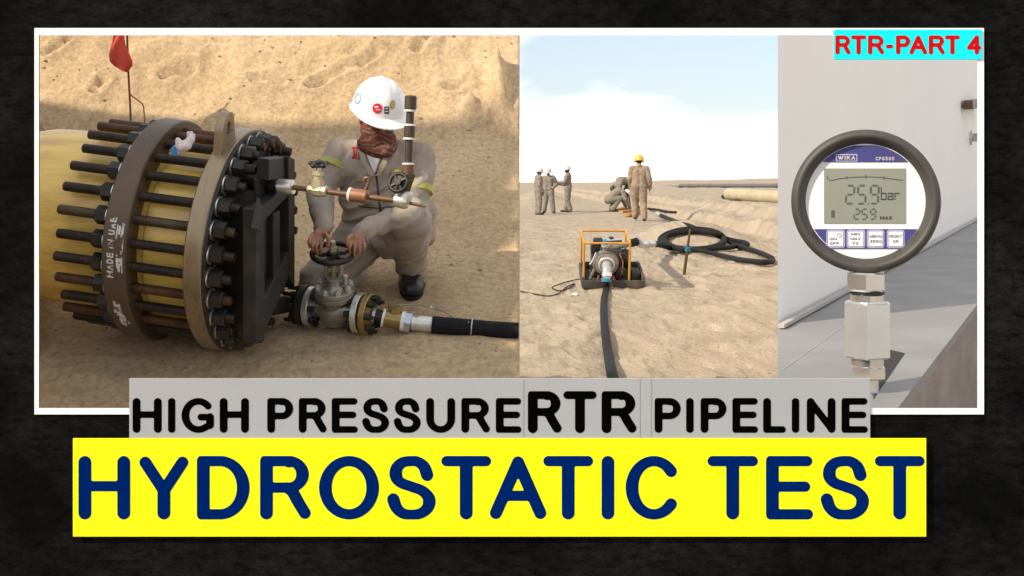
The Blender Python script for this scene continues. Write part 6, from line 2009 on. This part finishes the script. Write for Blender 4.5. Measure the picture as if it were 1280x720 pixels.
# seven segment readings
SEG = {'2': 'abged', '5': 'afgcd', '9': 'abcdfg', '0': 'abcdef', '.': '.'}
def seg_digits(spec, y0, y1, w, st, o, parent, ink, slant=0.06):
    mb = MB()
    h = y1 - y0
    for ch, x in spec:
        def s_(ax, ay, bx__, by__):
            A = np.array([ax, ay]); B = np.array([bx__, by__]); d = (B - A) / np.linalg.norm(B - A); n = np.array([-d[1], d[0]])
            A = A + d * st * .35; B = B - d * st * .35
            P_ = [A, A + d * st * .5 + n * st / 2, B - d * st * .5 + n * st / 2, B, B - d * st * .5 - n * st / 2, A + d * st * .5 - n * st / 2]
            q = [gpt(x + p[0] + (y1 - p[1]) * slant, p[1], o) for p in P_]
            mb.add(q, [tuple(range(6))])
        ym = (y0 + y1) / 2
        segs = {'a': (0, y0, w, y0), 'b': (w, y0, w, ym), 'c': (w, ym, w, y1), 'd': (0, y1, w, y1), 'e': (0, ym, 0, y1), 'f': (0, y0, 0, ym), 'g': (0, ym, w, ym)}
        if ch == '.':
            s_(0, y1 + st * .1, st * 1.3, y1 + st * .1)
        else:
            for k in SEG[ch]: s_(*segs[k])
    return part('digits', mb, ink, parent, smooth=0)
LO = DO + 1.2 * gu
seg_digits([('2', 1057), ('5', 1071.5), ('.', 1083.3), ('9', 1087.5)], 232, 254.5, 9.8, 2.5, LO, lcd, M['lcd_ink'])
print_text('bar', 1101, 1126, 233.5, 250, LO, M['lcd_ink'], lcd, 1.5, 'unit')
seg_digits([('2', 1067.5), ('5', 1077), ('9', 1087.5)], 261.5, 274, 6.4, 2.0, LO, lcd, M['lcd_ink'])
print_text('MAX', 1100, 1115, 270, 274.5, LO, M['lcd_ink'], lcd, 0.9, 'unit')
panel('battery_icon', 1039, 263, 1043.5, 272, LO, M['lcd_ink'], lcd, .6, .2)
barc = [(1034, 219), (1034.6, 223.5), (1039, 225.5), (1050, 223), (1066, 221.4), (1083, 220.8), (1100, 221.6), (1116, 223.6), (1128, 225.2)]
part('bar_scale', MB().tube([gpt(x, y, LO) for x, y in barc], .45 * gu, 6), M['lcd_ink'], lcd)
part('bar_ticks', MB().tube([gpt(1058.5, 220, LO), gpt(1058.5, 223.8, LO)], .45 * gu, 6).tube([gpt(1082, 218.8, LO), gpt(1082, 222.8, LO)], .45 * gu, 6).tube([gpt(1105, 219.8, LO), gpt(1105, 224, LO)], .45 * gu, 6), M['lcd_ink'], lcd)
BT = [(1033, 1056.2, [('ON', 1037, 1046, 297, 300.4), ('OFF', 1037, 1049, 302.6, 306)], 'key'), (1058.4, 1081.4, [('MIN', 1063.8, 1074.6, 290.8, 294.4), ('MAX', 1063, 1075.6, 296.6, 300.2), ('FS', 1066, 1073, 302.6, 306)], 'key'),
      (1083.6, 1105.4, [('MENU', 1086.8, 1102.6, 293.6, 297.2), ('ZERO', 1087.4, 1102.4, 300, 303.6)], 'key'), (1108.6, 1130.6, [('RESET', 1111.8, 1127.6, 293.4, 297), ('OK', 1116, 1123.4, 299.8, 303.4)], 'key')]
for x0, x1, txt, nm in BT:
    k = panel('button', x0, 287.2, x1, 310, DO + 1.4 * gu, M['pale_blue'], gauge, 3.4, .5)
    panel('key_face', x0 + 1.3, 288.5, x1 - 1.3, 308.7, DO + 1.7 * gu, M['dial_blue'], k, 2.6, .4)
    panel('key_cap', x0 + 2.1, 289.3, x1 - 2.1, 307.9, DO + 2.0 * gu, M['dial'], k, 1.6, .4)
    for t, a, b, c, d in txt: print_text(t, a, b, c, d, DO + 2.3 * gu, M['print_grey'], k, .62)
part('led_ring', MB().torus(gpt(1049.4, 294.3, DO + 2.2 * gu), GN, 2.2 * gu, .45 * gu, 20, 6), M['print_grey'], gauge)
# stem: the stack of nuts below the case
SX = 1084.0
def st(py, dx=0.0): return P(SX + dx, py, SG)
def stack(name, prof, n, m, smooth=30, phase=0.0, xoff=0.0):
    """prof: (row, half width in pixels)"""
    base_ = P(SX + xoff, prof[0][0], SG)
    return part(name, MB().lathe([((prof[0][0] - y) * SG * -1 * -1 if False else (y - prof[0][0]) * -SG, r * SG) for y, r in prof], base_, Vector((0, 0, 1)), n, phase=phase), m, gauge, smooth=smooth)
stack('neck_nut', [(340, 23), (342, 25.5), (361, 25.5), (363.5, 23)], 6, M['nickel'], 20, .25, -2)
stack('o_ring', [(363, 19), (364, 21), (367, 21), (368, 19)], 32, M['oring'])
stack('sealing_ring', [(367.5, 19), (368.5, 20), (377, 20), (378, 19)], 32, M['nickel'])
stack('hex_coupling', [(377, 27), (379, 31), (444, 31), (446.5, 27)], 6, M['zinc_hex'], 20, .22)
stack('sealing_ring', [(446, 19), (447, 20), (456, 20), (457, 19)], 32, M['nickel'])
stack('lower_nut', [(456, 20), (458, 22.5), (471, 22.5), (473, 20)], 6, M['nickel'], 20, .3, 1)
stack('threaded_stub', [(472, 14), (493, 14)], 24, M['nickel'])
